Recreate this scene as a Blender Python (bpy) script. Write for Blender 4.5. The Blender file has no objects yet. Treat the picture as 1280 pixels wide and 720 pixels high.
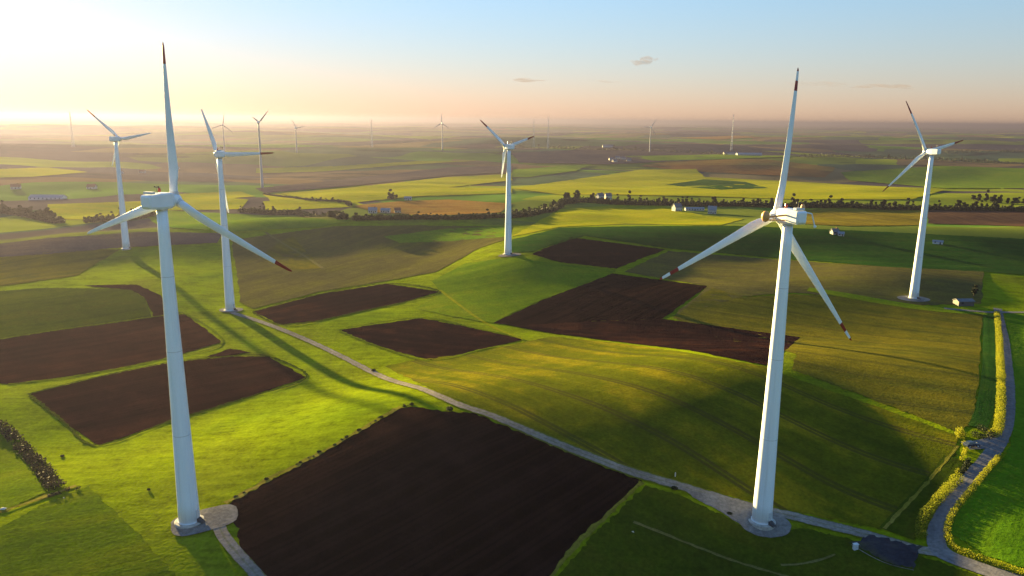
import bpy, bmesh, math, random
import numpy as np
from mathutils import Vector, Matrix
random.seed(7)
R_ = math.radians
SC = bpy.context.scene
COL = SC.collection
PX = 1280.0

# ------------------------------------------------------------------ camera model (used to survey the place)
FPX, PITCH, ROLL, CAMH = 952.3, R_(12.446), R_(0.594), 99.7
cF = np.array([0, math.cos(PITCH), -math.sin(PITCH)])
_r0 = np.array([1.0, 0, 0]); _u0 = np.array([0, math.sin(PITCH), math.cos(PITCH)])
cR = math.cos(ROLL)*_r0 + math.sin(ROLL)*_u0
cU = -math.sin(ROLL)*_r0 + math.cos(ROLL)*_u0
CAMP = np.array([0, 0, CAMH])
SUN_AZ, SUN_EL = R_(-37), R_(6.4)
SUN = np.array([math.sin(SUN_AZ)*math.cos(SUN_EL), math.cos(SUN_AZ)*math.cos(SUN_EL), math.sin(SUN_EL)])

def ray(px, py):
    return cF + cR*(px-640)/FPX - cU*(py-360)/FPX
def project(p):
    d = np.asarray(p, float)-CAMP; z = d@cF
    return 640+FPX*(d@cR)/z, 360-FPX*(d@cU)/z

# ------------------------------------------------------------------ terrain
# rises: (x, y, half length, half width, heading of the crest in degrees from +X, height)
RISES = [
    (74, 254, 78, 43, 31, 16.0),       # broad rise under the striped crop
    (12, 502, 70, 42, 60, 12.0),       # rise of the central turbine
    (-140, 385, 110, 70, 30, 4.5),      # rise of the second left turbine
    (-42, 214, 70, 25, 54, 5.0),       # shoulder along the black ploughed field
    (-150, 255, 70, 40, 30, 2.5),
    (-118, 176, 50, 22, 45, 4.0),
    (300, 640, 330, 58, 6, 15.0),      # long low ridge on the right
    (-300, 560, 150, 60, 30, 9.0),
    (190, 440, 100, 40, 25, 7.0),
    (-60, 690, 160, 50, 20, 9.0),
    (132, 179, 70, 25, 64, 10.5),      # bank added to lift the lane hedges out of the rise's shadow
    (40, 130, 70, 30, 30, -5.0),
]
_rp = []
for x, y, a, b, t, h in RISES:
    t = R_(t); _rp.append((x, y, a, b, math.cos(t), math.sin(t), h))
_rng = np.random.default_rng(11)
_w = []
for wl, amp in ((70, .22), (110, .5), (170, .8), (260, 1.1)):
    for k in range(3):
        th = _rng.uniform(0, math.pi); ph = _rng.uniform(0, 6.28)
        _w.append((math.cos(th)*6.283/wl, math.sin(th)*6.283/wl, ph, amp*.6))
_wf = []
for wl, amp in ((650, 5.0), (1100, 8.0), (2300, 13.0), (4700, 16.0)):
    for k in range(3):
        th = _rng.uniform(.25*math.pi, .75*math.pi); ph = _rng.uniform(0, 6.28)
        _wf.append((math.cos(th)*6.283/wl, math.sin(th)*6.283/wl, ph, amp*.6))

def hgt(x, y):
    x = np.asarray(x, float); y = np.asarray(y, float)
    z = np.zeros(np.broadcast(x, y).shape)
    for cx, cy, a, b, c, s, h in _rp:
        dx = x-cx; dy = y-cy
        u = (dx*c+dy*s)/a; v = (-dx*s+dy*c)/b
        z = z+h*np.exp(-.5*(u*u+v*v))
    n = 0
    for kx, ky, ph, am in _w:
        n = n+am*np.sin(kx*x+ky*y+ph)
    r = np.hypot(x, y)
    nf = 0
    for kx, ky, ph, am in _wf:
        nf = nf+am*np.sin(kx*x+ky*y+ph)
    far = np.clip((r-750)/1500, 0, 1); far = far*far*(3-2*far)
    fade = np.clip((r-14000)/20000, 0, 1)
    z = z+n*(1-.5*far)+(nf-9)*far*(1-.85*fade)
    return z

def at(px, py, lift=0.0):
    """the point of the terrain a survey pixel looks at"""
    d = ray(px, py); d = d/np.linalg.norm(d)
    t = np.concatenate([np.arange(60, 1500, 4.0), 1500*1.006**np.arange(0, 620)])
    P = CAMP[None]+t[:, None]*d[None]
    g = P[:, 2]-hgt(P[:, 0], P[:, 1])
    k = np.argmax(g < 0)
    if g[k] >= 0: k = len(t)-1
    a, b = t[max(k-1, 0)], t[k]
    for _ in range(14):
        m = .5*(a+b); p = CAMP+m*d
        if p[2]-float(hgt(p[0], p[1])) < 0: b = m
        else: a = m
    p = CAMP+.5*(a+b)*d
    return Vector((p[0], p[1], float(hgt(p[0], p[1]))+lift))

# ------------------------------------------------------------------ materials
def new_mat(name):
    m = bpy.data.materials.new(name); m.use_nodes = True
    nt = m.node_tree; b = nt.nodes['Principled BSDF']
    b.inputs['Roughness'].default_value = .85
    if 'Specular IOR Level' in b.inputs: b.inputs['Specular IOR Level'].default_value = .2
    return m, nt, b
def nd(nt, typ, **kw):
    n = nt.nodes.new(typ)
    for k, v in kw.items():
        if k.startswith('i_'):
            key = k[2:]; key = int(key) if key.isdigit() else key.replace('_', ' ')
            n.inputs[key].default_value = v
        else: setattr(n, k, v)
    return n
def mixc(nt, fac, a, b, blend='MIX'):
    n = nt.nodes.new('ShaderNodeMix'); n.data_type = 'RGBA'; n.blend_type = blend
    for s, v in ((0, fac), (6, a), (7, b)):
        if hasattr(v, 'is_output'): nt.links.new(v, n.inputs[s])
        elif s == 0: n.inputs[s].default_value = v
        else: n.inputs[s].default_value = (*v, 1)
    return n.outputs[2]
def mth(nt, op, a, b=None, c=None):
    n = nt.nodes.new('ShaderNodeMath'); n.operation = op
    for i, v in enumerate((a, b, c)):
        if v is None: continue
        if hasattr(v, 'is_output'): nt.links.new(v, n.inputs[i])
        else: n.inputs[i].default_value = v
    return n.outputs[0]
def ramp(nt, fac, stops, interp='LINEAR'):
    n = nt.nodes.new('ShaderNodeValToRGB'); cr = n.color_ramp; cr.interpolation = interp
    while len(cr.elements) < len(stops): cr.elements.new(.5)
    for e, (p, c) in zip(cr.elements, stops):
        e.position = p; e.color = (*c, 1) if len(c) == 3 else c
    nt.links.new(fac, n.inputs[0]); return n.outputs[0]
def noise(nt, vec, scale, detail=4, rough=.55):
    n = nd(nt, 'ShaderNodeTexNoise'); n.inputs['Scale'].default_value = scale
    n.inputs['Detail'].default_value = detail; n.inputs['Roughness'].default_value = rough
    nt.links.new(vec, n.inputs['Vector']); return n.outputs['Fac']
def mapping(nt, vec, scale=(1, 1, 1), rot=(0, 0, 0)):
    n = nd(nt, 'ShaderNodeMapping'); n.inputs['Scale'].default_value = scale; n.inputs['Rotation'].default_value = rot
    nt.links.new(vec, n.inputs['Vector']); return n.outputs[0]

def field_mat(name, c1, c2, c3=None, rows=.5, row_w=1.2, tram=0.0, tram_w=18.0, bump=.25, sheen=0.0, wob=1.0, tram_col=None):
    """a cultivated surface: UV is in metres, u along the rows, v across them"""
    m, nt, b = new_mat(name)
    geo = nd(nt, 'ShaderNodeNewGeometry').outputs['Position']
    uv = nd(nt, 'ShaderNodeUVMap').outputs[0]
    big = noise(nt, geo, .018, 3)
    mid = noise(nt, geo, .11, 4)
    fin = noise(nt, geo, 1.1, 5, .65)
    if row_w:
        streak = noise(nt, mapping(nt, uv, (.012, 1/row_w, 1)), 1.0, 3)
        broad = noise(nt, mapping(nt, uv, (.006, .09, 1)), 1.0, 2)
    else:                                                        # loose stone: no rows
        streak = noise(nt, geo, 2.3, 5, .7); broad = noise(nt, geo, .06, 3)
    f = mth(nt, 'ADD', mth(nt, 'MULTIPLY', big, .9), mth(nt, 'MULTIPLY', broad, .9))
    f = mth(nt, 'ADD', f, mth(nt, 'MULTIPLY', mth(nt, 'SUBTRACT', mid, .5), .7*wob))
    f = mth(nt, 'MULTIPLY', mth(nt, 'SUBTRACT', f, .55), 1.4)
    f = nd(nt, 'ShaderNodeClamp').outputs[0] if False else f
    stops = [(.18, c1), (.78, c2)] if c3 is None else [(.12, c1), (.5, c2), (.88, c3)]
    col = ramp(nt, f, stops)
    s = mth(nt, 'MULTIPLY_ADD', mth(nt, 'SUBTRACT', streak, .5), rows*1.6, 1.0)
    s = mth(nt, 'MULTIPLY', s, mth(nt, 'MULTIPLY_ADD', mth(nt, 'SUBTRACT', fin, .5), 1.5, 1.0))
    tuft = noise(nt, geo, .33, 4, .7)
    s = mth(nt, 'MULTIPLY', s, mth(nt, 'MULTIPLY_ADD', mth(nt, 'SUBTRACT', tuft, .5), .8, 1.0))
    col = mixc(nt, 1.0, col, s, 'MULTIPLY')
    if tram > 0:
        sep = nd(nt, 'ShaderNodeSeparateXYZ'); nt.links.new(uv, sep.inputs[0])
        wv = mth(nt, 'MULTIPLY_ADD', mth(nt, 'SUBTRACT', noise(nt, mapping(nt, uv, (.01, .01, 1)), 1.0, 2), .5), 6.0, sep.outputs[1])
        ph = mth(nt, 'FRACT', mth(nt, 'DIVIDE', wv, tram_w))
        d = mth(nt, 'ABSOLUTE', mth(nt, 'SUBTRACT', ph, .5))          # 0 at a tramline
        w1 = mth(nt, 'SUBTRACT', mth(nt, 'ABSOLUTE', mth(nt, 'MULTIPLY', mth(nt, 'SUBTRACT', d, .85/tram_w), tram_w)), .45)
        line = mth(nt, 'SUBTRACT', 1.0, mth(nt, 'MULTIPLY', w1, 4.0)); 
        cl = nd(nt, 'ShaderNodeClamp'); nt.links.new(line, cl.inputs[0])
        pat = mth(nt, 'MULTIPLY', cl.outputs[0], mth(nt, 'MULTIPLY_ADD', mid, .6, .35))
        col = mixc(nt, mth(nt, 'MULTIPLY', pat, tram), col, tram_col or (.03, .028, .012))
    nt.links.new(col, b.inputs['Base Color'])
    hgt_ = mth(nt, 'ADD', mth(nt, 'MULTIPLY', streak, .6), mth(nt, 'ADD', mth(nt, 'MULTIPLY', fin, .8), mth(nt, 'MULTIPLY', mid, .9)))
    bp = nd(nt, 'ShaderNodeBump'); bp.inputs['Strength'].default_value = bump; bp.inputs['Distance'].default_value = 1.0
    nt.links.new(hgt_, bp.inputs['Height']); nt.links.new(bp.outputs[0], b.inputs['Normal'])
    if sheen:
        b.inputs['Sheen Weight'].default_value = sheen; b.inputs['Sheen Roughness'].default_value = .5
        nt.links.new(mixc(nt, .5, col, (.45, .4, .03)), b.inputs['Sheen Tint'])
    b.inputs['Specular IOR Level'].default_value = 0
    return m

M = {}
GR_B = ((.085, .135, .002), (.14, .18, .002), (.20, .195, .003))
M['grass_bright'] = field_mat('bright_grass', *GR_B, rows=.22, row_w=2.2, sheen=0.10)
M['grass_green'] = field_mat('green_grass', (.05, .105, .004), (.085, .14, .004), (.12, .155, .005), rows=.25, row_w=2, sheen=0.06)
M['grass_lush'] = field_mat('lush_grass', (.04, .105, .003), (.055, .13, .004), (.08, .145, .005), rows=.15, row_w=3, sheen=0.06, wob=.6)
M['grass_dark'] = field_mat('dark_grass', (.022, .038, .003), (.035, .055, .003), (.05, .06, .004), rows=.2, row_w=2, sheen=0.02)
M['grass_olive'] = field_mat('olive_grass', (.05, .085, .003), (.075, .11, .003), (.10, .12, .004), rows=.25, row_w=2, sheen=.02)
M['grass_deep'] = field_mat('deep_green_crop', (.012, .045, .006), (.02, .06, .008), (.035, .07, .008), rows=.3, row_w=2.5, tram=.4)
M['crop_stripe'] = field_mat('striped_crop', (.034, .05, .003), (.064, .074, .003), (.15, .125, .005), rows=.35, row_w=1.6, tram=.95, tram_w=20, sheen=0.08)
M['crop_olive'] = field_mat('olive_crop', (.055, .06, .008), (.09, .082, .008), (.125, .105, .008), rows=.45, row_w=2.2, tram=.6, tram_w=21)
M['fallow'] = field_mat('fallow_field', (.06, .055, .02), (.078, .07, .02), (.095, .09, .016), rows=.45, row_w=2.5)
M['soil_dark'] = field_mat('dark_ploughed_soil', (.003, .0018, .0022), (.006, .0032, .0036), (.014, .0068, .006), rows=1.0, row_w=1.6, bump=.6, wob=1.6, tram=.7, tram_w=6.0, tram_col=(.019, .0095, .0085))
M['soil_brown'] = field_mat('brown_ploughed_soil', (.010, .0046, .0044), (.017, .0072, .0064), (.028, .0115, .0085), rows=.9, row_w=1.6, bump=.55, wob=1.4, tram=.45, tram_w=8.0, tram_col=(.030, .014, .011))
M['soil_plum'] = field_mat('plum_ploughed_soil', (.006, .0032, .0044), (.011, .0052, .006), (.032, .0125, .0085), rows=.9, row_w=1.8, bump=.5, wob=1.4, tram=.4, tram_w=8.0, tram_col=(.026, .012, .009))
M['far_yellow'] = field_mat('yellow_green_crop', (.12, .155, .003), (.17, .18, .004), (.20, .185, .005), rows=.2, row_w=6, sheen=0.08)
M['far_green'] = field_mat('far_green_crop', (.05, .115, .008), (.075, .14, .008), (.10, .15, .008), rows=.2, row_w=6, sheen=0.04)
M['far_orange'] = field_mat('stubble', (.17, .085, .02), (.22, .12, .025), (.24, .15, .03), rows=.25, row_w=6)
M['far_tan'] = field_mat('tan_crop', (.11, .085, .012), (.15, .115, .012), (.18, .15, .012), rows=.25, row_w=6)
M['far_purple'] = field_mat('bare_field', (.05, .041, .043), (.064, .052, .05), (.085, .066, .05), rows=.25, row_w=6)
M['far_earth'] = field_mat('dark_earth_field', (.045, .028, .02), (.06, .035, .024), (.075, .045, .028), rows=.3, row_w=6)
M['far_brown'] = field_mat('red_brown_field', (.13, .055, .018), (.17, .075, .02), (.20, .10, .025), rows=.25, row_w=6)

def ground_mat():
    m, nt, b = new_mat('farmland')
    geo = nd(nt, 'ShaderNodeNewGeometry').outputs['Position']
    warp = nd(nt, 'ShaderNodeTexNoise'); warp.inputs['Scale'].default_value = .0022; warp.inputs['Detail'].default_value = 2
    nt.links.new(geo, warp.inputs['Vector'])
    add = nd(nt, 'ShaderNodeVectorMath', operation='MULTIPLY_ADD')
    nt.links.new(warp.outputs['Color'], add.inputs[0]); add.inputs[1].default_value = (160, 160, 0); nt.links.new(geo, add.inputs[2])
    mp = mapping(nt, add.outputs[0], (1/420, 1/210, 0), (0, 0, R_(14)))
    vo = nd(nt, 'ShaderNodeTexVoronoi', distance='CHEBYCHEV'); vo.inputs['Scale'].default_value = 1; vo.inputs['Randomness'].default_value = .8
    nt.links.new(mp, vo.inputs['Vector'])
    vo2 = nd(nt, 'ShaderNodeTexVoronoi', feature='DISTANCE_TO_EDGE'); vo2.inputs['Scale'].default_value = 1; vo2.inputs['Randomness'].default_value = .8
    sep = nd(nt, 'ShaderNodeSeparateColor'); nt.links.new(vo.outputs['Color'], sep.inputs[0])
    pal = [(.0, (.06, .052, .05)), (.15, (.11, .14, .02)), (.28, (.05, .08, .04)), (.4, (.08, .15, .018)), (.5, (.15, .115, .05)),  # field tones cooled: blue of the distant haze put into the base colours
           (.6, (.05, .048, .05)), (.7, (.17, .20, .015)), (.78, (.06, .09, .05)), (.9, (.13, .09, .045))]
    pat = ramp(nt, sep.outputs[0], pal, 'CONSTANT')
    n1 = noise(nt, geo, .006, 5); n2 = noise(nt, geo, .09, 4); n3 = noise(nt, geo, 1.1, 4)
    pat = mixc(nt, 1.0, pat, mth(nt, 'MULTIPLY_ADD', n1, 1.2, .4), 'MULTIPLY')
    # dark woods and hedges scattered over the far land
    wood = noise(nt, mapping(nt, geo, (1, 2.6, 1)), .0016, 6, .65)
    wd = ramp(nt, wood, [(.58, (0, 0, 0)), (.62, (1, 1, 1))])
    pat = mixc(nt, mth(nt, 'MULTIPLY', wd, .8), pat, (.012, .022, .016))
    near = ramp(nt, noise(nt, geo, .02, 3), [(.2, GR_B[0]), (.5, GR_B[1]), (.8, (.11, .12, .008))])
    near = mixc(nt, 1.0, near, mth(nt, 'MULTIPLY_ADD', mth(nt, 'ADD', mth(nt, 'ADD', n2, n3), mth(nt, 'ADD', noise(nt, geo, .33, 4, .7), noise(nt, mapping(nt, geo, (.03, .5, 1), (0, 0, R_(-38))), 1.0, 3))), 1.0, -1.0), 'MULTIPLY')
    ln = nd(nt, 'ShaderNodeVectorMath', operation='LENGTH'); nt.links.new(geo, ln.inputs[0])
    fac = ramp(nt, mth(nt, 'DIVIDE', mth(nt, 'MULTIPLY_ADD', n1, 120, ln.outputs['Value']), 1000), [(.70, (0, 0, 0)), (.76, (1, 1, 1))])
    col = mixc(nt, fac, near, pat)
    nt.links.new(col, b.inputs['Base Color']); b.inputs['Specular IOR Level'].default_value = 0
    bp = nd(nt, 'ShaderNodeBump'); bp.inputs['Strength'].default_value = .2; bp.inputs['Distance'].default_value = 1
    nt.links.new(mth(nt, 'ADD', n2, n3), bp.inputs['Height']); nt.links.new(bp.outputs[0], b.inputs['Normal'])
    return m
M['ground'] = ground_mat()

def simple(name, c, rough=.7, var=.15, scale=3.0, spec=.3, metal=0.0, c2=None):
    m, nt, b = new_mat(name)
    tc = nd(nt, 'ShaderNodeTexCoord').outputs['Object']
    n = noise(nt, tc, scale, 5, .6)
    d = c2 or tuple(v*(1-2*var) for v in c)
    col = ramp(nt, n, [(.3, d), (.6, c)])
    nt.links.new(col, b.inputs['Base Color']); b.inputs['Roughness'].default_value = rough
    b.inputs['Specular IOR Level'].default_value = spec; b.inputs['Metallic'].default_value = metal
    return m
M['white'] = simple('white_paint', (.74, .78, .83), .42, .05, .25, .4)
M['tower'] = None
def tower_mat():
    m, nt, b = new_mat('white_tower_paint')
    tc = nd(nt, 'ShaderNodeTexCoord').outputs['Object']
    st = noise(nt, mapping(nt, tc, (1.1, 1.1, .03)), 1.0, 4)
    sep = nd(nt, 'ShaderNodeSeparateXYZ'); nt.links.new(tc, sep.inputs[0])
    seam = mth(nt, 'LESS_THAN', mth(nt, 'FRACT', mth(nt, 'DIVIDE', sep.outputs[2], 2.9)), .018)
    col = ramp(nt, st, [(.28, (.62, .66, .71)), (.42, (.74, .79, .84)), (.62, (.79, .84, .89))])
    col = mixc(nt, mth(nt, 'MULTIPLY', seam, .1), col, (.45, .45, .45))
    nt.links.new(col, b.inputs['Base Color']); b.inputs['Roughness'].default_value = .45; b.inputs['Specular IOR Level'].default_value = .4
    return m
M['tower'] = tower_mat()
M['far_paint'] = simple('far_grey_paint', (.36, .37, .40), .6, .05, .25, .2)  # darker grey given only to the distant turbines
M['red'] = simple('red_marking_paint', (.26, .014, .014), .45, .1, .5, .4)
M['dark_metal'] = simple('dark_metal', (.06, .06, .065), .5, .2, 4, .5)
M['lamp_red'] = simple('red_lens', (.45, .03, .02), .25, .1, 8, .5)
M['orange'] = simple('sunlit_orange', (.62, .30, .10), .5, .1, 3, .4)  # warm sunlight on the nacelle gear is put into this colour
M['concrete'] = simple('concrete', (.42, .40, .37), .85, .2, .8, .2)
M['gravel'] = field_mat('gravel', (.12, .112, .108), (.165, .153, .145), (.21, .193, .18), rows=.3, row_w=0, bump=.3)
def track_mat():
    m = field_mat('gravel_track', (.13, .115, .105), (.18, .16, .145), (.23, .205, .18), rows=.3, row_w=0, bump=.3)
    nt = m.node_tree; b = nt.nodes['Principled BSDF']; src = b.inputs['Base Color'].links[0].from_socket
    uv = nd(nt, 'ShaderNodeUVMap').outputs[0]; sep = nd(nt, 'ShaderNodeSeparateXYZ'); nt.links.new(uv, sep.inputs[0])
    geo = nd(nt, 'ShaderNodeNewGeometry').outputs['Position']
    v = mth(nt, 'ADD', mth(nt, 'ABSOLUTE', sep.outputs[1]), mth(nt, 'MULTIPLY', mth(nt, 'SUBTRACT', noise(nt, geo, .7, 4), .5), 1.1))
    edge = ramp(nt, v, [(.0, (.45, .45, .45)), (.22, (0, 0, 0)), (.80, (0, 0, 0)), (1.0, (1, 1, 1))])   # grassy crown between the ruts, grass creeping in at the edges
    v2 = mth(nt, 'DIVIDE', v, 1.55); edge.node.inputs[0].links[0]; nt.links.new(v2, edge.node.inputs[0])
    nt.links.new(mixc(nt, edge, src, (.09, .10, .012)), b.inputs['Base Color'])
    return m
M['track'] = track_mat()
M['asphalt'] = field_mat('worn_asphalt', (.095, .095, .105), (.125, .122, .13), (.15, .145, .15), rows=.3, row_w=.9, bump=.12)
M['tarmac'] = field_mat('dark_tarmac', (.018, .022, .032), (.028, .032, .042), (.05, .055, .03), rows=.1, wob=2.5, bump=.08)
M['verge'] = field_mat('dry_verge', (.10, .105, .012), (.16, .14, .02), (.21, .17, .04), rows=.5, row_w=.5, bump=.3)
M['path'] = field_mat('pale_path', (.085, .09, .025), (.115, .105, .035), (.14, .12, .045), rows=.4, row_w=.4, bump=.2)

def leaf_mat(name, a, b_, c, trans=.25):
    m, nt, b = new_mat(name)
    geo = nd(nt, 'ShaderNodeNewGeometry').outputs['Position']
    n = noise(nt, geo, .9, 3); n2 = noise(nt, geo, .12, 2)
    oi = nd(nt, 'ShaderNodeObjectInfo').outputs['Random']
    f = mth(nt, 'ADD', mth(nt, 'MULTIPLY', n, .6), mth(nt, 'ADD', mth(nt, 'MULTIPLY', n2, .35), mth(nt, 'MULTIPLY', oi, .15)))
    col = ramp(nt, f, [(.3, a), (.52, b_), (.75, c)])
    nt.links.new(col, b.inputs['Base Color']); b.inputs['Roughness'].default_value = .7; b.inputs['Specular IOR Level'].default_value = .15
    tr = nd(nt, 'ShaderNodeBsdfTranslucent'); nt.links.new(col, tr.inputs[0])
    mx = nd(nt, 'ShaderNodeMixShader'); mx.inputs[0].default_value = trans
    out = nt.nodes['Material Output']
    nt.links.new(b.outputs[0], mx.inputs[1]); nt.links.new(tr.outputs[0], mx.inputs[2]); nt.links.new(mx.outputs[0], out.inputs[0])
    return m
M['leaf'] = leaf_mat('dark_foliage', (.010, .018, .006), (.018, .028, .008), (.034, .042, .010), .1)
M['leaf_gold'] = leaf_mat('golden_foliage', (.13, .17, .008), (.24, .25, .010), (.34, .32, .015), .45)
M['leaf_scrub'] = leaf_mat('scrub_foliage', (.016, .016, .008), (.03, .026, .012), (.07, .052, .026), .1)
M['bark'] = simple('bark', (.07, .05, .035), .9, .3, 2, .1)
M['wall_white'] = simple('white_render', (.42, .41, .39), .8, .08, .4, .2)
M['wall_cream'] = simple('cream_render', (.62, .54, .42), .8, .1, .4, .2)
M['roof_red'] = simple('red_tiles', (.22, .085, .05), .8, .2, 1.2, .2)
M['roof_slate'] = simple('slate_tiles', (.11, .12, .14), .6, .2, 1.2, .3)
M['roof_metal'] = simple('pale_sheet_roof', (.17, .20, .24), .6, .1, .6, .5)
M['glass'] = simple('window_glass', (.03, .04, .05), .15, .1, 1, .6)
M['car_paint'] = simple('dark_blue_paint', (.02, .03, .06), .25, .1, 1, .6)
M['rubber'] = simple('black_rubber', (.02, .02, .02), .8, .1, 3, .2)
M['grey_box'] = simple('pale_grey_paint', (.55, .56, .58), .5, .08, 2, .4)
M['stone'] = simple('pale_stone', (.55, .53, .49), .85, .2, 1.5, .2)

# ------------------------------------------------------------------ object helpers
def tag(o, label=None, cat=None, group=None, kind=None):
    if label: o['label'] = label
    if cat: o['category'] = cat
    if group: o['group'] = group
    if kind: o['kind'] = kind
    return o
def empty(name, loc, rz=0):
    o = bpy.data.objects.new(name, None); COL.objects.link(o); o.location = loc; o.rotation_euler = (0, 0, rz)
    o.empty_display_size = 2
    return o
def link_mesh(name, verts, faces, mats, parent=None, midx=None, smooth=False, uvs=None):
    me = bpy.data.meshes.new(name); me.from_pydata([tuple(v) for v in verts], [], faces)
    for m in (mats if isinstance(mats, (list, tuple)) else [mats]): me.materials.append(m)
    if midx is not None: me.polygons.foreach_set('material_index', midx)
    if smooth: me.polygons.foreach_set('use_smooth', [True]*len(me.polygons))
    if uvs is not None:
        l = me.uv_layers.new(name='UVMap')
        vi = np.empty(len(me.loops), np.int32); me.loops.foreach_get('vertex_index', vi)
        l.data.foreach_set('uv', np.asarray(uvs, np.float32)[vi].ravel())
    me.update()
    o = bpy.data.objects.new(name, me); COL.objects.link(o); o.parent = parent
    return o
class MB:
    def __init__(s): s.v = []; s.f = []; s.m = []
    def add(s, vs, fs, mi=0, mat=None):
        k = len(s.v)
        s.v += [tuple((mat @ Vector(v)) if mat else v) for v in vs]
        s.f += [tuple(i+k for i in f) for f in fs]; s.m += [mi]*len(fs); return s
    def box(s, x0, x1, y0, y1, z0, z1, mi=0, mat=None):
        vs = [(x, y, z) for z in (z0, z1) for y in (y0, y1) for x in (x0, x1)]
        return s.add(vs, [(0, 2, 3, 1), (4, 5, 7, 6), (0, 1, 5, 4), (2, 6, 7, 3), (0, 4, 6, 2), (1, 3, 7, 5)], mi, mat)
    def loft(s, rings, mi=0, caps=True, mat=None, mis=None):
        n = len(rings[0]); vs = [p for r in rings for p in r]; k = len(s.v)
        s.v += [tuple((mat @ Vector(v)) if mat else v) for v in vs]
        for i in range(len(rings)-1):
            for j in range(n):
                s.f.append((k+i*n+j, k+i*n+(j+1) % n, k+(i+1)*n+(j+1) % n, k+(i+1)*n+j)); s.m.append(mis[i] if mis else mi)
        if caps:
            s.f.append(tuple(k+j for j in range(n))[::-1]); s.m.append(mis[0] if mis else mi)
            s.f.append(tuple(k+(len(rings)-1)*n+j for j in range(n))); s.m.append(mis[-1] if mis else mi)
        return s
    def tube(s, p, q, r, r2=None, n=8, mi=0):
        p = Vector(p); q = Vector(q); d = (q-p).normalized()
        a = d.orthogonal().normalized(); b = d.cross(a); r2 = r if r2 is None else r2
        return s.loft([[x+a*math.cos(6.2832*j/n)*rr+b*math.sin(6.2832*j/n)*rr for j in range(n)] for x, rr in ((p, r), (q, r2))], mi)
    def build(s, name, mats, parent=None, smooth=False):
        return link_mesh(name, s.v, s.f, mats, parent, s.m, smooth)
def circ(r, z, n, cx=0, cy=0):
    return [(cx+r*math.cos(6.28318*j/n), cy+r*math.sin(6.28318*j/n), z) for j in range(n)]
def bevel(o, w, seg=2):
    bm = bmesh.new(); bm.from_mesh(o.data)
    bmesh.ops.bevel(bm, geom=list(bm.edges), offset=w, segments=seg, affect='EDGES', profile=.6, clamp_overlap=True)
    bm.to_mesh(o.data); bm.free(); return o

# ------------------------------------------------------------------ ground sheet
def build_ground():
    ang = np.concatenate([np.arange(-180, -52, 5.0), np.arange(-50, 50.01, .2), np.arange(52, 180, 5.0)])
    rad = np.concatenate([[12], 24*1.0145**np.arange(0, 560)]); rad = rad[rad < 72000]
    A, Rr = np.meshgrid(np.radians(ang), rad)
    X = Rr*np.sin(A); Y = Rr*np.cos(A); Z = hgt(X, Y)
    n, m = X.shape
    v = np.stack([X, Y, Z], -1).reshape(-1, 3)
    idx = np.arange(n*m).reshape(n, m); nx = np.roll(idx, -1, 1)
    q = np.stack([idx[:-1], idx[1:], nx[1:], nx[:-1]], -1).reshape(-1, 4)
    me = bpy.data.meshes.new('ground')
    me.vertices.add(len(v)); me.vertices.foreach_set('co', v.ravel().astype(np.float32))
    me.loops.add(q.size+m); me.polygons.add(len(q)+1)
    loops = np.concatenate([q[:, ::-1].ravel(), idx[0][::-1]]).astype(np.int32)
    me.loops.foreach_set('vertex_index', loops)
    ls = np.concatenate([np.arange(len(q))*4, [q.size]]).astype(np.int32)
    me.polygons.foreach_set('loop_start', ls)
    me.polygons.foreach_set('use_smooth', [True]*(len(q)+1))
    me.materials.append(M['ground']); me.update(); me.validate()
    if me.polygons[0].normal.z < 0: me.flip_normals()
    o = bpy.data.objects.new('ground', me); COL.objects.link(o)
    return tag(o, 'rolling green farmland running out to the horizon', 'ground', kind='structure')
build_ground()

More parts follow.
